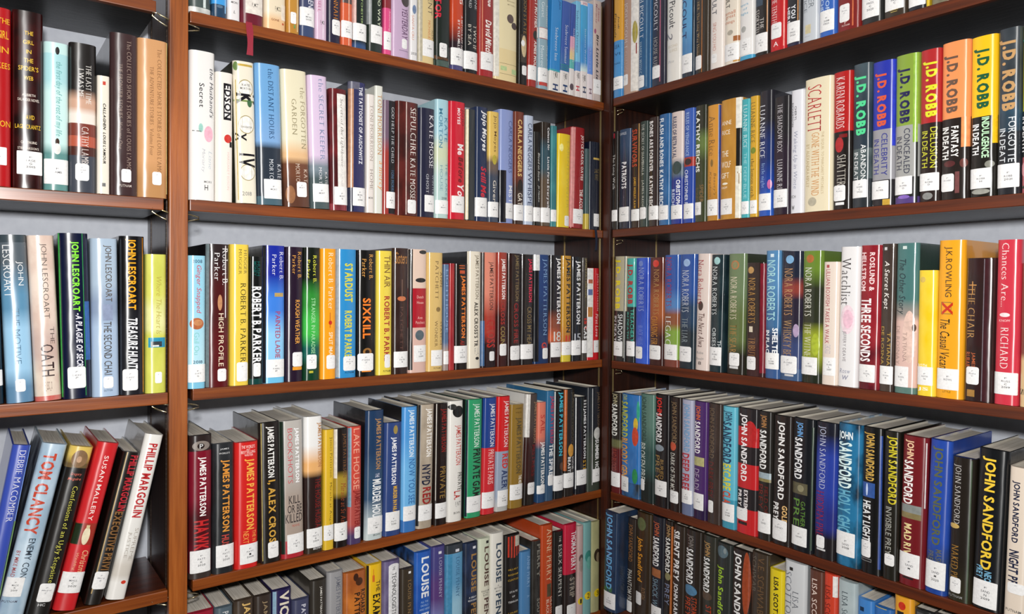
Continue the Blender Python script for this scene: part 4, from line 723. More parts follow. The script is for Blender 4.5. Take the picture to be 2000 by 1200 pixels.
-531 -263 2217 0 0 1 100 0|78a7a6|#e@30.4,43.7,15,95@3f8a80;#e@37,50.9,30,90@6fb0a4;#e@74.9,83.6,12,88@e8c924;2@76.7,81.8,38,64@222/h|pale teal hardcover marked with number 2
-276 18 2183 0 0 6 106 0|a3a176 *bcb888.5|#e@30.4,44.6,20,98@3a3024;#e@34.3,45.7,45,85@8a7a60;#e@75,83.9,22,98@e8c924;3@77,82.1,50,74@222/h|olive cream hardcover marked with number 3
== RA 0.4574
270 586 2400 0 0 0 99 0|d59a2c =44.4 4a90c8 =92.2 3f86c0|Jodi@20.1,33.3,56,74@3a2e1c/i;Picoult@16.6,41.2,22,44@3a2e1c/i;LEA@48.2,51.8,25,75@234a70/h;VI@56.2,58.8,25,80@234a70/h;NG@65.8,67.6,25,80@234a70/h;W@79.9,92.2@PICO_L_2020|orange over blue hardcover by the corner post
590 1071 2380 0 0 1 100 0|b48f7a|#r@-34.5,98.5,60,100@e6e0d8;#e@30.7,52.4,68,96@a8983c;#r@52.4,62.8,88,93@8a2a2c;JODI PICOULT@10.2,55,8,36@e8e0da/s;CHANGE@57.6,78.5,12,36@c8b4a8/s;R@80.2,90.8,2,42@Pico_C|tan hardcover with a wide white edge
1075 1481 2360 0 0 0 99 0|24557f|#r@-28.7,98.2,68,76@5f87a8;JODI PICOULT@-20.2,50.2,8,48@eef0f4/s;HANDLE WITH CA@53.6,87.3,18,38@c8d8e0/s;R@86.2,97.6,6,58@PICO|dark blue hardcover titled Handle with Care
1485 1899 2400 0 0 1 98 0|272636|#r@-20.3,97.1,66,72@b8607a;JODI PICOULT@-12,49.3,14,50@eceaf0/s;HOUSE RUL@55,82.4,20,50@c0b8ae/s;R@81.6,93.1,10,70@|near-black violet hardcover titled House Rules
1903 2324 2380 0 0 2 99 0|e3dfd8|#r@-14.7,100.3,0,8@8a8a70;Picoult@27.1,51.4,26,66@3c3c40;2@54.7,62,10,50@7a7a80/i;SECOND@66.9,69.3,18,82@c8bca8/h;GLANCE@70.6,73.4,25,80@c8bca8/h;Pico@80.8,83.2,20,60@aaa/hi|white hardcover with soft grey handwriting
2328 2698 2360 0 0 1 99 0|5a9ccb ~55,72.7 4f84b5 ~79.2,88.9 2b3440|#r@-9.5,99.3,84,100@1f3040;PICOULT@22.8,65.1,6,46@232a5c;W@79.6,96.3,0,86@PICO|blue hardcover darkening to a black foot
2702 3073 2380 0 0 1 98 0|352c22|#r@-2.8,100.6,54,59@b8763c;#r@-2.8,100.6,60,64@2a2018;HER. The Long Way Home@37.2,84.6,12,38@c8a878/s;R@84.6,96.6,0,56@|dark brown hardcover titled The Long Way Home
3077 3431 2370 0 0 2 99 0|e6ddd6|PICOULT@25.7,53.5,22,56@4a4e5a;SING YOU HO@60.4,84.5,30,54@c07a6a/t;F@88.2,90.5,22,36@a55/h;R@87.4,95.1,20,60@PICO|cream white hardcover titled Sing You Home
3435 3793 2380 0 0 1 99 0|e7dccb|PICOULT@31.1,52.3,15,45@3a3530;small@55.2,58.2,12,80@c0785a/h;great@58.8,62.1,16,80@c0785a/h;things@63.3,66.5,10,76@c0785a/h;#e@71.4,75.7,28,66@b0a898;#r@77.2,81.5,68,100@a8683a;W@82.9,97.5,0,100@PICO_S_2016;#r@95.5,98.9,68,100@d09a50|cream hardcover titled Small Great Things
3797 4140 2380 0 0 1 93 0|e6e3e0 =96.7 4aa0c8|spark@53.5,55.9,12,74@6fa8c4/h;of@57.2,59,34,64@6fa8c4/h;light@60.9,63.4,16,72@6fa8c4/h;#e@72.1,77.3,20,56@b0b0ac;W@82.6,95.9,0,88@2018_PICO_S|white hardcover titled A Spark of Light
4144 4471 2380 0 0 7 97 0|241f1c|#r@33.8,59.8,0,60@3a4a5a;#r@33.8,96,86,92@b87a40;STORYTELL@62.7,83.9,6,34@ece6e0/s;THE@70,78.8,42,68@ece6e0/s;W@82.4,97.6,0,92@PICO_S|black hardcover titled The Storyteller
4475 4828 2370 0 0 3 100 0|bf2024|#r@35.5,97.4,84,90@e88a80;THE TENTH@55,77.4,16,48@f6e8e6/s;R@78,90.2,10,76@PRES;A@92.9,96.6,28,58@f4e4e4/h|red hardcover titled The Tenth
4832 5144 2380 0 0 0 100 0|222226 =97.9 2a2840|#r@40.6,81.2,76,82@c89060;YOU@68.3,78.8,38,66@eef0f4/b;HERE@69.1,82.2,4,30@eef0f4/b;W@81.4,97.5,0,90@PRES_2021|black hardcover with white words You and Here
5148 5479 2400 0 0 0 99 0|c3c8ce|LETTER@53.6,75.3,46,76@6a7078/t;JUSTICE@53.6,78,8,36@6a7078/t;#r@87.6,94.2,26,60@d4c8a0;#r@96.2,96.5,22,56@a0a4aa|pale silver grey hardcover
5483 5805 2360 0 0 1 92 0|3564b8|CITY OF@57.5,81,46,70@c8dcf2;CHURCHES@57.5,83.3,10,32@c8dcf2;W@80.6,96.4,0,98@2018_PRES|cobalt blue hardcover with a wide white label
5809 6244 2390 0 0 6 100 0|7c1f1d|#r@56.4,97.9,66,72@d0704a;R@80.8,93.6,10,56@Pres_C;P@92.7,95.3,34,46@e0c8c0/h;PUTNAM@95.8,97,22,56@e0c8c0/h|wide maroon hardcover with a rounded white label
6248 6618 2400 0 0 0 92 0|2a2a2a|W@79.4,96.1,2,94@PRES_C_2020;#r@95.4,96,20,60@888|black hardcover with a tall white 2020 label
6622 7021 2380 0 0 8 97 0|3a3026|W@82,95.6,2,88@PRES_C;#r@95.3,95.9,24,64@b09a50;#r@96.7,97.2,30,60@b09a50|dark brown hardcover with fine gold lines
7025 7313 2380 0 0 4 100 0|25262e|W@86.8,97.8,2,96@|dark slate hardcover left of the slim yellow one
7317 7366 2300 0 0 -1 98 0|d9b82c||slim yellow book on edge
7370 7694 2360 0 0 0 100 0|8a836a *5a5544.6||olive grey hardcover at the photo's top right edge
== RB 0.1457
270 480 2318 0 0 -3 98 0|1a1512|#r@1.9,6.9,40,60@a02030;The Long Walk@23.6,59.4,20,66@f0eeea/s;W@80.2,91.7,0,96@|slim black hardcover titled The Long Walk by the corner post
484 877 2322 0 0 1 97 0|364a66 ~17.1,39.8 1f2438|RAWLES@3,5.8,14,72@d0d4dc/h;#r@24.7,71.9,8,14@6a2a3c;PATRIOTS@33.2,59.8,34,74@f2f2f4/b;W@78.3,93,4,92@RAWL|navy hardcover titled Patriots
881 1158 2382 0 0 5 100 0|33221a *1c100c.7|SURVIVORS@5.2,41.4,14,76@b8462c/b;JAMES WESLEY, RAW@51.4,81.6,34,66@c8962e/b;#r@0.2,81.2,88,93@c8923c;W@82.3,93.5,0,96@|dark brown hardcover titled Survivors
1162 1412 2395 0 0 0 96 0|33403c|THE SECRET OF SHAMBHALA@2.7,51.2,34,66@dcdcd4/s;JAMES REDFI@55.6,82.6,34,66@dcdcd4/s;R@81.4,92.6,10,90@|slim grey-green hardcover titled The Secret of Shambhala
1416 1715 2431 0 0 3 98 0|2e211e|BONES ARE FOREVER@3.3,49.9,12,56@f4f0ee/b;KATHY REIC@53.9,82.2,12,56@f4f0ee/b;W@81.5,94.3,0,100@REIC_B|black-brown hardcover titled Bones Are Forever
1719 2056 2442 0 0 2 96 0|24578a *3f78b0.5|FLASH AND BONES@3.6,47.2,12,54@eef4fa/b;KATHY REICH@50.1,84.4,12,54@eef4fa/b;W@82.4,95.3,0,92@REIC|blue hardcover titled Flash and Bones
2060 2412 2426 0 0 4 98 0|d6c6c0 ~40.8,47.5 5a6a7a ~55.9,60.9 22348a|#e@44.2,55.9,20,90@3a4a48;RULES OF BETRAYAL@4,41.1,18,54@4a4c66/b;CHRISTOPH@60.9,83.6,52,84@f2f4fa/b;REICH@68.9,83,12,42@c8d4ee/b;W@83.3,95.7,0,96@REIC_R|pale over deep blue hardcover titled Rules of Betrayal
2416 2711 2435 0 0 2 99 0|3a5cae =42.6 a83a34 =50.8 2a48a0|RULES OF VENGEANCE@3.6,41.6,26,60@9ab0dc/b;#e@43.8,49.5,20,80@3a2a2a;CHRISTOPHER R@53.6,84.2,20,52@eef2fa;W@83.2,96.4,0,96@REIC_R|blue hardcover with a red band titled Rules of Vengeance
2715 3029 2437 0 0 1 100 0|2b2d20 ~19,28.7 64783f ~35.1,48 3a4028|KATHY REICHS@4.5,57.2,14,50@f2f2e6/b;SPIDER@68.2,83.5,50,80@8a6a44;BONES@70.6,81.9,14,40@6a5a44;W@83.1,94.1,0,64@REIC_S|dark olive hardcover with slanted white capitals
3033 3355 2378 0 0 0 92 0|d1923a ~68,81 b8802e|Anne Rice@9.3,43.7,26,74@8a6434/s;#e@46.9,53.4,40,62@8a6a30;Beauty's@59.1,78.1,62,88@8a6434/i;Kingdom@57.5,79.1,26,50@8a6434/i;W@81.7,95.6,0,96@Rice_B;#r@0.7,98.9,97,100@2a3c80|golden hardcover titled Beauty's Kingdom
3359 3869 2416 0 0 5 100 0|b9822c *d09a40.5|#r@0.2,25.4,76,100@e6e2d8;#r@25.4,56.6,78,100@1c1a18;#r@56.6,99.5,76,100@e6e2d4;ANNE@17.6,21.1,6,56@f4ead4/h;RICE@25.4,29.2,8,50@f4ead4/h;THE@42.6,47.6,8,42@f4ead4/h;WOLF@51.6,56.9,6,54@f4ead4/h;GIFT@61,65.7,6,46@f4ead4/h;#e@69.1,71,10,40@f4ead4;KNOPF@72.5,74.4,8,38@f4ead4/h;T@61.3,71.4,84,98@8a6a3a/h;W@82.8,95.9,0,62@RICE_W|gold hardcover with a white back cover titled The Wolf Gift
3873 4067 2338 0 0 0 100 0|45aab2|LUANNE RICE@4.9,41.6,30,76@d4eef0/s;THE DEEP BLUE@45.3,84,40,74@a8dce0/t;W@86.2,97,0,96@Rice_D|turquoise hardcover beside the yellow one
4071 4255 2356 0 0 0 99 0|d3a431|LUANNE RICE@5,38.7,16,70@7a6a30/s;#e@42.3,47.7,20,80@7a8a30;the lemon orch@51.6,83.7,22,64@4a3c24/s;W@86.2,97.3,0,96@RICE|mustard yellow hardcover titled The Lemon Orchard
4259 4574 2404 0 0 1 98 0|23222a ~23.3,41.3 1c2f66 ~54.8,69.8 1d3f96 ~77.3,81.8 2a56b0|#e@71.3,78.8,70,98@c86aa0;LUANNE RICE@11.3,53.6,12,52@eceef4/s;little night@57.8,77.6,22,54@a8c8f0/s;W@82.1,95.5,0,92@RICK|black to royal blue hardcover titled Little Night
4578 4938 2222 0 0 2 99 0|211f22 ~29.4,45.3 2a1f2c|THE SHADOW BOX@6.4,47.2,30,60@d8d4d8/s;LUANNE RI@53.3,78.1,30,62@d8d4d8/s;W@78.7,94,4,88@RICE_2021|black hardcover titled The Shadow Box
4942 5204 2276 0 0 1 104 0|dedee4|CHERYL@13,24.7,34,50@3a3a40;RICHARDSON@10,29.3,10,26@3a3a40;Waking Up in Winte@33.5,80.1,22,58@9a9cae/i;RICH@85.3,87.7,6,48@555/h;w@93.7,97.5,18,40@555/h|white hardcover titled Waking Up in Winter
5208 5755 2408 0 0 -2 100 0|e6dabb|#s@-58.3,-58.1@dcd3b8;SCARLETT@5.4,40.3,18,66@bd2a2e/s;THE SEQUEL TO MARGARET MITCHELL'S@40.9,87.2,66,76@b09a70/t;GONE WITH THE WIND@40.9,88.1,34,60@d3924a/s;BY ALEXANDRA RIPLEY@49,81.2,14,26@b09a70/t;#e@89.2,95.9,22,52@b8b09a|thick cream hardcover titled in large red serif letters
5759 6111 2410 0 0 0 100 0|b2201f =43.6 1d1816|#e@47.5,58.6,18,62@b02a2c;#r@45.5,48.1,40,80@7a1a1c;KAREN ROBARDS@3.9,41.1,22,66@f4e6e2/s;SHATTER@60.5,83,30,74@cfcabf/s;R@82.6,94,12,74@Roba;#r@95,97,22,68@eee|red over black hardcover titled Shattered
6115 6445 2465 0 0 0 100 0|4a5a62 *2c3840.7 ~11.8,30.5 2a3844 =59.1 5c6a6a =80.3 2a2e32|J.D. ROBB@8.1,49.9,10,76@55d794/k;ABANDON@56.4,81,52,78@f0f2f2;IN DEAT@61.6,81,16,38@e8eaea;W@80.9,93.3,6,84@ROBB_C_2022|grey-blue hardcover titled Abandoned in Death
6449 6831 2421 0 0 0 100 0|2a36a6 =47.3 98979c =82.3 222024|#r@0.2,59.4,90,100@2c3cc0;J.D. ROBB@8,45.3,16,68@d9593a/k;CELEBRITY@50.1,79.4,48,74@3a3e8c;IN DEATH@53.8,78,14,38@3a3e8c;W@82.9,95.5,0,80@F_ROBB;#r@95.9,100.2,55,85@c8a040|royal blue over grey hardcover titled Celebrity in Death
6835 7216 2431 0 0 0 98 0|87a23e =47.6 a3a3a0 =82.4 1f2020 =95.7 54407c|#r@0.2,59.6,80,97@8fb83a;#r@59.6,100.5,90,98@20221f;J.D. ROBB@8.9,46.1,12,68@262450/k;CONCEALED@49.7,80,44,70@3a3c4c;IN DEATH@54.8,77.1,12,36@3a3c4c;W@81.8,94,0,80@ROBB_O;#e@94.4,96.9,20,70@8a6ac0|lime over silver hardcover titled Concealed in Death
7220 7539 2420 0 0 2 100 0|b22a2c =48.4 2a1f1d|J.D. ROBB@7.7,44.7,16,86@dfe02e/k;DELUSION@51.5,78.1,56,88@cfcf3a;IN DEATH@53.6,77.7,16,44@cfcf3a;W@81.4,93.1,2,96@ROBB_D;#e@94.2,98.9,20,70@8a8a88|red over black hardcover titled Delusion in Death
7543 7955 2446 0 0 0 100 0|f5965a =48.7 251d1a|#r@48.7,67.6,74,100@f5965a;J.D. ROBB@8.3,45.1,10,62@6a5244/k;FANTASY@53.8,73.5,40,66@f4f2ee/b;IN DEATH@53.8,74.4,8,32@f4f2ee/b;#e@74.8,80.5,70,96@6a3a34;#e@75.4,79.4,15,55@5a2a2a;R@83.7,95,4,52@ROBB_F;#r@82.8,96.4,55,70@7a4a4a|peach orange over black hardcover titled Fantasy in Death
7959 8321 2424 0 0 0 99 0|f8c21c =50.1 1f1c18|#s@-22.2,-22.1@20211c;#r@50.1,67.4,86,100@f8c21c;J.D. ROBB@7.6,45.2,14,74@1f5a3a/k;INDULGENCE@50.7,76,48,76@c4f0c4/b;IN DEATH@54.6,73.7,12,38@f0f0f0/b;#e@78,82.4,60,95@8a8a80;W@82.4,94.9,2,86@ROBB_H;#e@95.2,98.6,10,80@9a9a92|bright yellow over black hardcover titled Indulgence in Death
8325 8630 2445 0 0 2 100 0|3f464c *2a3036.7 ~39.2,50 35566c =62.4 26262a|J.D. ROBB@6.7,49.8,4,78@c69a66/k;FORGOTTE@53.8,80.7,50,82@dadee2;IN DEAT@60.2,80.7,12,38@dadee2;W@81.7,96,0,96@ROBB_F_2021|steel grey hardcover titled Forgotten in Death
8634 8973 2439 0 0 0 100 0|d2d233 =51.4 1e1e1e =78.8 b05a60|J.D. ROBB@8.3,45.6,2,60@2a9a78/k;IN DEATH@54.6,75.6,4,30@f4f4f4/b;#e@81.9,90.3,0,30@d08a90;#e@95.6,97.7,5,14@332|lime yellow over black hardcover at the photo's right edge
== RC -0.1657
326 727 2466 16 0 0 103 0|b1a98e =52.2 232323|#r@0,96.7,82,90@8a8a84;J.D. ROBB@2.5,50.4,6,58@e8d326/k;SHADOW@55.4,81.5,44,78@eef0f0;IN DEAT@57.2,81.5,10,32@eef0f0;W@81.5,95.3,0,80@2021|khaki over black hardcover titled Shadows in Death by the post
769 1034 2411 0 0 -4 105 0|43a89e =46.7 1c2224|J.D. ROBB@5.2,44,14,80@b03030/k;TREACHERY@48.9,80.3,60,88@43b8a4;IN DEATH@51.8,77,16,42@43b8a4;W@79.7,94,0,96@ROBB|teal over black hardcover titled Treachery in Death
1038 1456 2409 3 0 -3 99 0|2344b0 *3f66d0.6 ~64.1,90.8 2a50c0|#e@2.8,8.2,35,65@6f86c8;NORA ROBERTS@9.1,50.3,34,72@a8b4dc/s;BLACK HILLS@64.1,81.9,34,68@7f96dc/s;R@84,95.4,14,66@Robe_B|bright blue hardcover titled Black Hills
1462 1894 2403 2 0 1 97 0|5a261c ~19.7,38.9 a0562c ~52.8,73.7 3a1a16|#e@2.3,8.9,32,74@d0392a;NORA ROBERTS@11,52.8,40,76@b8925c/s;CHASING FIR@54.6,81,22,68@dd9a3c/s;R@81.6,94.6,2,88@ROBE|red-brown hardcover titled Chasing Fire
1900 2320 2446 2 0 3 99 0|2f559f ~29.6,41.4 4f7fb8 ~46.4,53.1 8a5236 ~61.5,68.2 7fa040 =79.9 7fa040 =93.3 7a4034|NORA ROBERTS@2,45.9,16,56@b0303c/s;LEGAC@54.8,80.2,14,54@f2f4f0/s;W@79.9,93.6,0,92@ROBE_2021|blue hardcover with desert picture titled Legacy
2324 2754 2443 7 0 1 99 0|2d529a ~32.8,45.9 27405c ~59.1,68.9 1e2c34|#e@4.1,10.7,30,72@9ab8e0;NORA ROBERTS@13.9,50.5,22,66@cfd4dc/s;THE LIAR@55.8,77.4,24,62@98a4a8/s;R@80.7,93.9,0,84@ROBE_L|blue over dark hardcover titled The Liar
2758 3107 2439 22 0 2 97 0|e0d0c8|Nora Roberts@5.3,43.1,12,56@a83240/s;#e@40.7,48.8,20,60@4a3a34;The Next Alwa@51.2,80.1,26,72@5a3c38/i;Robe@83.8,86.1,20,70@888/h;Boo1+@89,91.2,16,74@888/h;8@92.5,95.4,32,56@333/h|cream pink hardcover titled The Next Always
3117 3462 2407 20 0 3 100 0|17262c *2c4248.5|#e@2.1,8.5,28,72@a4d0d0;NORA ROBERTS@10.1,51.2,18,54@e6eaea/s;THE@72.9,81.6,66,88@cfd6d6;OBSESS@62.4,80.9,26,54@cfd6d6;W@78.9,94.4,0,92@ROBE_O_2016|dark slate hardcover titled The Obsession
3544 3964 2409 15 0 0 101 0|6c7f5c ~31.6,50.3 5f6d40 ~72.1,84.6 2a2620|#s@-49.4,-49.2@333a2a;#e@5.6,13.2,22,68@b0784a;#e@6.7,12.2,30,60@8a8a60;NORA ROBERTS@19.2,54.5,20,58@e4d8c0/s;THE SEARC@58.9,85.8,22,60@b88a4c/s;R@82.3,93.2,22,78@Robe_S;#r@93.6,95.5,24,72@ddd|sage green hardcover titled The Search
3996 4427 2222 2 0 -1 98 0|2d1f1c ~55.4,71.9 3a1e1e|#r@1,96.6,80,100@7a1a28;#e@3.5,9.6,14,48@c0965c;NORA ROBERTS@13.4,53.2,18,56@c0924e/s;#r@56.2,61.2,24,44@d8cdb8;TRIBUTE@66.1,85.1,20,58@b07f4c/s;R@82.7,94.3,12,62@Robe_T|short brown hardcover with maroon edge titled Tribute
4431 4747 2440 4 0 3 100 0|5487b4 ~26.4,49.9 3f6c98 ~58.7,67.5 2a3c5c =92.4 3a5a8c|#s@-44,-43.9@24303c;#r@2.6,5.1,38,62@d8e8f0;NORA ROBERTS@7.6,54.6,14,72@a8d8dc;SHELTE@60.5,80.1,56,90@f4f6f8/b;IN PLAC@62.4,80.1,8,36@f4f6f8/b;W@80,92.7,0,96@ROBE_2018|steel blue hardcover titled Shelter in Place
4751 5183 2410 9 0 0 100 0|1f2536 ~19.8,27 8a3c34 ~31.4,37.2 2a2434 ~57.5,72.1 3a4670 =90.9 3f5a80|#s@-44.2,-44@1c2028;#e@3.1,9.6,28,66@7fb0d8;NORA ROBERTS@13.2,49.5,22,62@c8986a/s;WHISKEY BE@53.2,80.8,20,60@bd9668/s;#e@56.1,66.3,66,92@b09ab8;R@81.1,94.7,6,86@ROBE_W;#r@95.3,96.8,30,72@ccc|dark blue hardcover with sunset titled Whiskey Beach
5187 5583 2401 9 0 0 94 0|68852f ~13.9,28.2 2c3020 ~53.8,62.3 8f9a2c ~79.4,93.6 22281c|#s@-43,-42.8@5f7a2c;#e@2.8,9.1,26,66@b06a34;NORA ROBERTS@12.5,49.5,20,56@f0f0e4/s;THE WITNE@55.2,80.1,20,56@e2e0c4/s;#e@62.3,79.4,60,98@a9b838;W@80.6,93.9,0,90@ROBE|olive green hardcover titled The Witness
5587 5879 2192 13 0 8 100 0|e6d7ca|#r@2.4,4.9,20,40@b05050;LILLIAN BOXFISH TAKES A WALK@6.1,66.5,18,48@a8434f;CHICAGO@67.1,74.7,20,60@b0b0c0/t;W@77.7,92.4,8,92@RUIN_L_2017|blush cream hardcover titled Lillian Boxfish Takes a Walk
5883 6240 2444 17 0 0 100 0|e8e6e6|#e@41.5,62.3,14,84@f3dbe3;#e@44.9,58.3,26,76@f0c4d4;Watchlist@8,41.8,12,60@4a4648/s;JEFFERY DEAVE@60.3,82,24,46@8a8488;Rosw@87.1,90.4,15,70@99a/hi;w@91.8,95.1,30,62@99a/hi|white hardcover with pink blush titled Watchlist
6253 6617 2453 13 0 0 100 0|8a1a26 *a83038.6 ~55.8,75.3 5a1620|ROSLUND &@5,31.8,50,74@f6d8d8/b;HELLSTROM@5,31.8,10,34@f6d8d8/b;THREE SECONDS@36.9,80.8,12,62@fbf2f2/b;W@82.9,95.1,6,84@ROSL_T|crimson hardcover titled Three Seconds
6621 6850 2464 13 0 0 100 0|3b302c *54473c.5|#r@2.3,4.3,24,44@ccc;A Secret Kept@11.6,44.2,20,64@efeae4/i;TATIANA@59.9,82.4,58,80@b8954c;DE ROSNA@56.1,81.9,14,36@b8954c;W@82.8,95.1,2,98@ROSN_S|dark brown hardcover titled A Secret Kept
6858 7211 2462 11 0 0 100 0|4a7573 ~37.4,44.9 8f8a84 ~47.4,52.4 dcb9ae =95.8 5a7a72|#s@-32.4,-32.3@274440;#r@2,4,34,52@d8e4e0;#e@44.9,79.8,40,98@e2c2b4;#e@53.6,58.6,80,96@5a4238;The Other Story@10.6,47.4,10,50@26363c/i;TATIANA@59.2,78.8,42,60@a08880/t;DE ROSNAY@55.5,80.8,10,28@a08880/t;W@82.1,95.8,0,70@ROSN_O|teal over blush pink hardcover titled The Other Story
7223 7504 2012 7 0 -1 99 0|f2c91f *f6dd58.5|#e@5.2,9.7,15,45@e0c060;ROTH@74.7,77.2,10,60@fff/h;W@76.9,91.5,2,90@ROTH_N;JS@93.3,96.3,10,70@fff/h|short plain yellow hardcover beside the taller orange-yellow one
7508 7895 2474 10 0 1 100 0|f0a624|J.K.ROWLING@4.1,35.9,24,56@54402a;#r@39.1,39.5,16,56@7a6a44;#r@46.3,46.7,16,56@7a6a44;#r@39.1,46.7,16,18@7a6a44;#r@39.1,46.7,54,56@7a6a44;X@38.8,47.4,20,62@c8341f/b;The Casual Vacan@49.8,81.4,14,52@241f18/i;W@81.2,94.5,4,88@ROWL;LITTLE@95.2,96.4,30,60@542/h|orange-yellow hardcover titled The Casual Vacancy
7899 8311 2183 12 0 0 96 0|2a1e1c *3a1418.4|#r@0.7,99.2,70,92@3e1a20;#r@0.7,99.2,66,69@7a7078;#r@16.3,24.8,26,30@c08a4c;#r@18.5,19.3,14,42@c08a4c;THE CHAIR@20.2,56.4,12,38@bd9058/s;JAMES@65.9,76.4,28,44@c0643a;RUBAR@65.9,76.4,8,24@c0643a;R@76,88.3,12,58@Ruba_C;#r@92.1,96.9,16,44@a87c3c|short dark brown hardcover titled The Chair
8315 8630 2441 12 0 6 102 0|cd3748|Chances Are...@2,40.6,20,50@fbe6e2/s;#e@44.2,46.8,15,60@f8e0e0;KNOPF@48.3,49.7,14,62@f0c8c8/h;RICHARD@53.1,78,22,56@fbe6e2/s;W@80.3,93.7@RUSS_C_2019|coral red hardcover titled Chances Are
8647 8929 2091 6 0 -2 100 0|80463a ~62.7,67.9 d9b98a|TERRACE@7,58.8,20,60@6a3428;S@87.3,91.8,8,24@222|brown over tan hardcover at the photo's right edge
== RD -0.4788
288 613 2367 1 0 0 100 0|26211c ~45.8,47.7 6a6a44 ~53.3,56.1 5c1518|JOHN@0.6,10.9,16,74@cfc49a;SANDFORD@11.3,43,16,74@f2f0e8/b;BAD BLOOD@56.5,78,18,70@9a4038;W@79.5,93.8,0,96@|dark hardcover with a wine-red foot by the corner post
617 1215 2384 2 0 0 101 0|2b66a8 *3a86d0.5 =85.8 28333c|#s@-5.7,-5.5@2458a0;JOHN@0.5,6,4,38@c8c83c;SANDFORD@7.5,42.3,2,42@c9c93f/b;BLOODY GEN@43.4,81.4,2,42@e8a33a/b;#e@5.3,25.4,84,96@3aa88a;#e@21.8,34.6,70,90@d8b83a;#e@30.9,49.2,64,92@c8452c;#e@71.2,85.8,66,90@2a8a50;W@81.1,95.4,0,48@SAND_2019|bright blue hardcover with yellow letters titled Bloody Genius
1229 1653 2448 -2 0 -1 98 0|5a7c70 ~29.5,53.8 2c4a46 ~67.7,81.6 1a2624|JOHN SANDFORD@2.1,43.8,8,52@32443c;BROKEN PREY@45.5,83.4,4,46@cfd4cc;R@79,89.5,8,42@|grey-green hardcover titled Broken Prey
1657 2089 2493 0 0 2 99 0|171416|JOHN@2.2,18.9,12,56@d8352c/b;SANDFORD@16.7,42.6,12,56@f4f2f2/b;#e@44.7,50.6,5,70@8a96a0;BURIED@57.6,75.1,46,68@9a7a44;PREY@54.4,76.8,10,42@9a7a44;W@76.4,90.1,0,88@SAND_B|black hardcover titled Buried Prey
2094 2415 2474 -1 0 2 99 0|241a17|JOHN SANDFORD@3.6,40.3,14,68@8a7252;#e@39.1,46.9,6,64@c8563a;DARK OF THE MOON@49,88.1,10,54@d8d6cc;R@82,92.7,2,84@Sand_D|dark brown hardcover titled Dark of the Moon
2420 2731 2465 -1 0 1 100 0|a9abc0 ~71.7,81.4 b9bccc =89.3 6a7494|#s@-9.8,-9.6@3a3c48;JOHN SANDFORD@3.3,45.1,14,78@6f9cc4/b;DEEP FREE@46.4,78.5,12,76@b0303c/b;W@77.9,89.9,0,94@SAND_2017|pale lavender grey hardcover titled Deep Freeze
2735 3093 2471 8 0 0 99 0|4a2a66 ~84.7,92.7 2c1c40|#s@-11.2,-11@2a2c28;JOHN@3.5,15.5,12,56@d8683a/b;SANDFORD@17.1,44.3,12,56@f4f2f4/b;#r@47.2,54.7,0,84@b5b078;DEADL@57.5,77,12,52@a89ab0;W@78,92.1,0,84@SAND|purple hardcover titled Deadline
3099 3447 2474 8 0 1 97 0|352a26 *453832.5|JOHN SANDFORD@3.3,45.6,8,56@6f5c4a;DARK PREY@48.7,78.5,10,54@6a2420;R@81,91,16,56@|dark brown hardcover with faint lettering, right of the purple one
3462 3804 2459 3 0 3 100 0|62b6cc =76.1 3f94ae|#s@-15,-14.8@23343a;JOHN@3.6,11.6,10,76@1b3c5c/b;SANDFORD@12.5,46.8,6,72@1b3c5c/b;ESCAPE@47.1,68.4,8,70@e0d43c/b;CLA@69.6,79.8,8,70@d04a2a/b;W@79.5,94.3,0,92@SAND_2018|turquoise hardcover titled Escape Clause
3808 4291 2478 7 0 0 98 0|262224 =14.7 c2262a =30.1 262224 =44.2 c2262a =63.7 262224 =80.2 c2262a|#s@-16,-15.9@1a1a1c;#e@9.4,30.4,40,98@b8282a;JOHN SANDFORD@4.5,58.1,18,56@f8f4f4/b;EXTREME@64.9,82.1,44,62@f4eeee/b;PREY@65.6,78.7,14,32@f4eeee/b;R@79.9,89.4,4,62@;#r@90.6,93,16,60@241c1c|black and red banded hardcover titled Extreme Prey
4298 4605 2472 5 0 3 99 0|25221f|JOHN@2.6,12.2,16,66@b07c48/b;SANDFORD@14.4,44.9,14,66@f4f4f2/b;#r@47.5,52.2,0,96@9fb0b8;#r@52.2,54.6,0,96@8a7f50;FIELD OF@58.1,79.4,54,80@6a241f;PREY@56.9,76,10,44@74281f;W@78.6,94.5,0,96@SAND_F|black hardcover with a sky strip titled Field of Prey
4609 5011 2442 12 0 1 99 0|231c1a|JOHN SANDFORD@4.2,64.8,24,66@f2f0ee/b;GOLD@68.9,82.9,58,84@e8bc7c/b;PREY@67.7,81.1,8,40@f2f0ee/b;R@80.6,96.6,2,84@SAND|black hardcover titled Golden Prey
5015 5458 2452 14 0 1 98 0|14171c|JOHN@2.8,13.6,16,52@6aa4dc/b;SANDFORD@14.7,45.8,12,50@f2f2f4/b;#r@48.5,57,2,76@5f5a44;#e@49.9,55.2,30,60@8f8a6c;GATHER@62,81.1,48,68@5f8a3a;PRE@60.8,81.1,12,42@5f8a3a;#r@5.4,97.3,90,97@1f3a24;W@81.8,95.9,0,78@SAND|black hardcover with dull green title Gathering Prey
5462 5874 2448 14 0 2 100 0|1a1c28 ~8.7,24.5 2a3f9c ~50.8,66.6 28307c ~77.2,85.1 1e1a1c|JOHN SANDFORD@2.9,49,14,52@c6cce4/s;HIDDEN PRE@50.8,84,12,48@9c2440/s;R@83.5,92.5,16,56@;#r@93,94.3,18,60@ddd|blue to black hardcover titled Hidden Prey
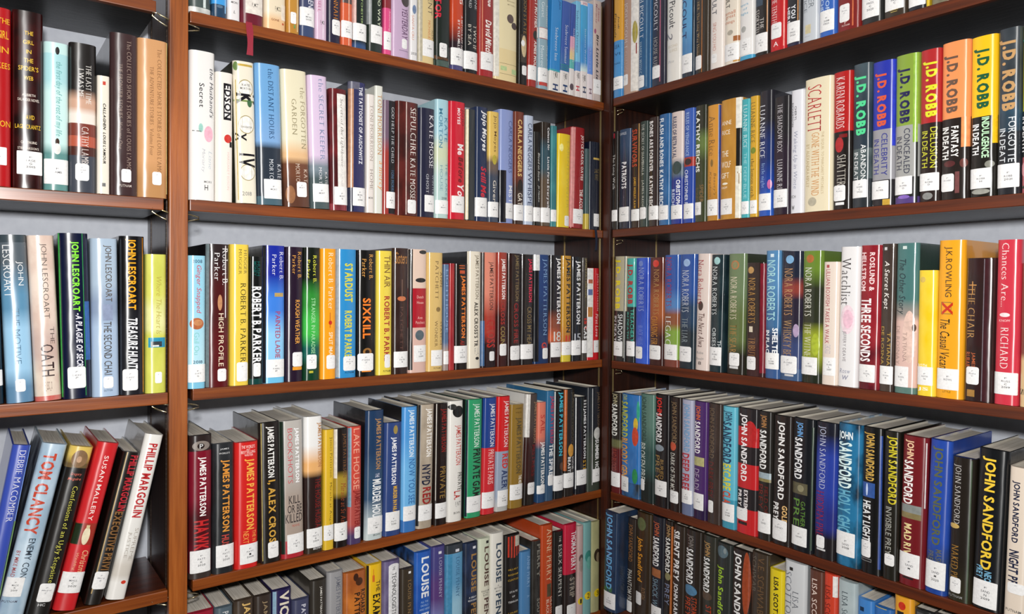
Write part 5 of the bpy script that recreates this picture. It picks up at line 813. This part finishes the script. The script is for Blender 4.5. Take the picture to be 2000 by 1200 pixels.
5884 6319 2487 12 0 0 99 0|10283c *2f86b8.7 ~51.5,70.4 12384c|JOHN@5.4,12.4,8,68@eef8fa/hb;SANDFORD@13,45.4,8,66@def6f6/b;HOLY GHO@46.7,77.5,8,64@68b0cc/b;W@76.1,92.9,4,84@SAND_2018|dark teal blue hardcover titled Holy Ghost
6329 6694 2487 9 0 1 98 0|121212|#r@4.7,95.6,86,97@22428c;JOHN SANDFORD@3.4,36.6,10,64@d0a850/b;#r@37.8,47.9,0,68@365aa0;#e@38.4,47,25,35@c8d8f4;HEAT LIGHTNI@50.4,83,10,50@eef0f0/b;R@77.7,89.2,4,54@Sand_H;#r@90,92.1,4,58@888;#r@90.4,91.7,6,56@1a1a1a|black hardcover with a blue lightning picture
6698 6955 2472 9 0 3 99 0|201e18|JOHN SANDFORD@3.1,48.9,18,88@cfc02e/b;INVISIBLE PREY@50.9,83.2,20,60@a8a8a0;R@82.5,90.5,18,82@Sand|slim black hardcover with yellow lettering titled Invisible Prey
6959 7361 2447 21 0 1 100 0|701a20|#s@-25.5,-25.4@4a1216;JOHN@2.6,15.2,14,50@f0c8a0/b;SANDFORD@16.4,45.4,12,50@f8f4f0/b;#r@45.8,51.2,0,84@8a8f8c;#r@51.2,55,0,84@8a7c54;MAD RIV@58.6,79.4,20,50@ecd89c/b;#r@3.2,46.4,92,96@d8d0d0;W@78.2,93.8,0,84@SAND_M;#r@94.3,95.5,20,62@222|dark crimson hardcover titled Mad River
7365 7692 2453 29 0 0 101 0|24449c *2f58b8.4 ~66.1,77.7 2a3a60 =97 20408c|JOHN SANDFORD@4.2,68.2,18,66@5c6248/b;MASK@70.7,79.8,50,76@6a6a60;PRE@72.5,78.3,16,40@6a6a60;W@78.7,96.6,4,94@SAND_M_2020|deep blue hardcover titled Masked Prey
7707 8040 2241 24 0 -1 93 0|231d18 ~71.1,96.1 2e2a1c|#r@1.2,99.8,88,96@3a4a34;JOHN SANDFORD@5.2,46.4,14,50@d0ccc8/s;#e@46.4,49.9,0,50@c8a860;NAKED PR@61.4,85.5,18,50@b08038/s;R@83.8,94.3,16,66@Sand_N;PUTNAM@95.8,97.6,10,74@999/h|short black-brown hardcover titled Naked Prey
8044 8453 2435 36 0 6 97 0|131518|JOHN SANDFORD@4.7,74.9,12,62@f2cb3f/b;NEON@75.7,84.6,40,66@7ab4d4/b;PREY@73.1,80.7,10,34@7ab4d4/b;W@81.8,98.4,0,88@SAND_N_2019|large black hardcover with bright yellow lettering
8472 8766 2237 29 0 4 100 0|e2d3c2|#s@-45.9,-45.8@c8bca8;JOHN SANDFORD@9.1,49.7,14,52@1d2440/b;NIGHT PR@54.7,77.7,14,60@1d2440/b;R@76,83.1,14,90@;PUTNAM@93.7,95.5,10,80@444/h|cream hardcover titled Night Prey at the photo's right edge
== RE -0.7470
403 826 2320 15 -34 0 107 0|1f2c40 *2c4468.5|#r@-3.8,0,0,100@5fa8dc;JOHN SANDFORD@1.5,77.8,14,66@6aaede/b;OCEAN@75.1,80,44,70@4a8a30/b;PREY@75.9,81.6,10,36@4a8a30/b;W@80.8,96.7,0,88@SAND_2021|dark navy hardcover with light blue lettering by the post
830 1089 2197 16 0 -11 98 0|2f2620|JOHN SANDFORD@6,45.5,20,76@98673a;PHANTOM PREY@54.5,93.5,24,74@cfccc4;R@87.5,99.5,10,80@|slim dark hardcover titled Phantom Prey
1099 1563 2416 13 0 1 98 0|3d2f1c ~17.1,42.1 35291d|#e@4.6,17.1,10,70@5f6a44;John Sandford@24.2,65.6,8,52@e0982e/b;ROUGH@70.6,81.2,46,72@8a6a4a;R@76.2,88,4,48@|olive brown hardcover with orange lettering
1567 1946 2439 17 0 3 98 0|21222a|JOHN@4.7,17.5,14,66@b85c3c/b;SANDFORD@19,45.5,14,66@f2f2f2/b;#r@47.9,55.4,0,80@a5653c;SHOCK W@57.1,81.8,18,62@7c98a8;W@82.2,96,0,88@SAND|charcoal hardcover titled Shock Wave
1950 2175 2431 17 0 4 98 0|241d18|#r@4.1,118.6,88,100@b0622c;JOHN@3.2,14.3,20,80@a8865a/b;SANDFORD@15.2,46.8,20,80@e8e6e0/b;#e@46.8,53.7,20,90@8a845c;PREY@57.1,75.9,20,80@7c84a0|slim black hardcover with an ember orange edge
2180 2515 2399 17 0 1 99 0|332922|SILENT PREY@4.8,50,8,62@f4f2f2/b;JOHN SANDF@52.6,90.1,8,56@f0eeee/b|dark brown hardcover titled Silent Prey
2519 2957 2400 17 0 1 100 0|2c241e|#r@-2.2,0,10,90@a0483c;JOHN@4.5,15.4,12,56@7d7672/b;SANDFORD@16.7,48,10,56@f2f2f2/b;#e@48.8,58,0,80@5484a8;STORM@58.9,73.9,50,80@c04a28;PREY@60.6,77.3,8,44@c04a28|brown hardcover with a small blue flash
2961 3314 2393 19 0 0 99 0|3a352c *28302c.5|JOHN@5.3,17.8,14,62@b08852/b;SANDFORD@19.2,49.6,14,62@f2f2f0/b;#e@48.8,56.2,0,80@5a4a3c;STOLEN@60.3,84.2,40,78@b84428|charcoal brown hardcover with a small figure
3318 3686 2342 21 0 1 99 0|2f3230|#e@2,12.7,4,80@5c7078;#e@3.6,8.6,50,70@8a9698;John Sandford@20.1,71.2,8,56@a5cc34/b|dark grey hardcover with lime green lettering
3690 4128 2332 21 0 1 100 0|2e2420|#e@-0.3,54.7,62,99@a0482a;JOHN SANDFORD@2.9,77.4,10,56@f6f4f2/b|black and rust hardcover with big white lettering
4143 4539 2390 16 0 1 99 0|40352a|V.E. SCHWAB@3.1,49.3,44,78@6c5238;SCHWAB@3.1,32.3,8,34@6a6258|muddy brown hardcover with faint lettering
4556 4864 2181 10 0 2 98 0|e3cb20|#s@-159.6,-159.4@1c1c18;LISA SCOTTOLINE@6.1,58.1,38,72@1f1d18/b|lemon yellow hardcover
4868 5319 2444 11 0 1 100 0|d0d2d4|#s@-133.4,-133.3@9a9da0;#r@4.3,6.8,28,44@222;SCOTTOLINE@8.2,57.8,8,38@70747c/s;LISA@21.9,35.1,44,70@70747c/s|silver white hardcover between yellow and brown ones
5386 5669 2419 5 0 0 99 0|5f3a2e|LISA SCOTTO@6.2,48.3,26,62@eed8cc|reddish brown hardcover in front right part of the row
5674 5923 2452 5 0 1 94 0|d0432c|#r@0.9,16,76,100@e8e4e0;LISA SCOTTO@8.8,44.8,14,60@7a2418|orange-red hardcover with a white edge
5928 6276 2414 5 0 4 98 0|a9b7ba *bcc8ca.5|LISA SCOTTO@7.6,41.5,24,56@37444c/s|pale grey-blue hardcover
6282 6569 2211 4 0 2 98 0|4282c8|#r@6.2,9.5,20,46@14304c|bright blue hardcover showing only its top
6574 6891 2173 3 0 2 98 0|3670b8 *2f60a0.5|#r@0,0.7,0,70@d8b840|deep blue hardcover with a gold top edge
6896 7208 2466 3 0 2 90 0|e5a02c|#e@3.3,8.7,28,70@c8321c;#r@9.9,18.3,20,60@222|amber hardcover with a red leaf
7212 7516 2358 3 0 10 99 0|2a2c2c|#r@1.7,14,10,60@555|black hardcover low in the bottom right part
7520 7799 2382 3 0 1 100 0|3a3634||dark hardcover almost hidden below the frame
"""

row, zrow = None, 0.
for ln in BOOKS.strip().split('\n'):
    if ln.startswith('=='):
        row, zrow = ln.split()[1], float(ln.split()[2]); continue
    f = ln.split('|')
    tk = f[0].split()
    a0, a1, h, lean = float(tk[0]) / 1e4, float(tk[1]) / 1e4, float(tk[2]) / 1e4, float(tk[3]) / 1e3
    off, mp, pb = float(tk[4]) / 1e3, (float(tk[5]) / 100, float(tk[6]) / 100), tk[7] == '1'
    w, c = a1 - a0, (a0 + a1) / 2
    w = w * math.cos(lean) - (.0012 if abs(lean) > .1 else .0001)
    left = row[0] in 'PL'
    rnd = random.Random(ln)
    off += rnd.uniform(0, .0012)
    loc = (c, off, EYE + zrow) if left else (off, -c, EYE + zrow)
    root = empty('book', loc, f[3] + ', ' + SHELF[row], 'book', 'library books on the ' + SHELF[row].replace(',', ' of the'))
    if abs(lean) > .0005:
        root.rotation_mode = 'XYZ'
        lift = abs(math.sin(lean)) * w / 2
        root.location.z += lift
    base = Matrix.Rotation(0 if left else -math.pi / 2, 4, 'Z') @ Matrix.Rotation(lean, 4, 'Y')
    root.rotation_euler = base.to_euler()
    root.location.z += .0003
    make_book(dict(w=w, h=h, pb=pb, st=f[1], items=[s for s in f[2].split(';') if s], map=mp), root)
    if 'ribbon bookmark' in f[3]: ribbon(root, -.0075, .0105, .001, .056, RIB_RED)
    if 'gold band beside' in f[3]: ribbon(root, -.002, .007, .001, .050, RIB_DARK)
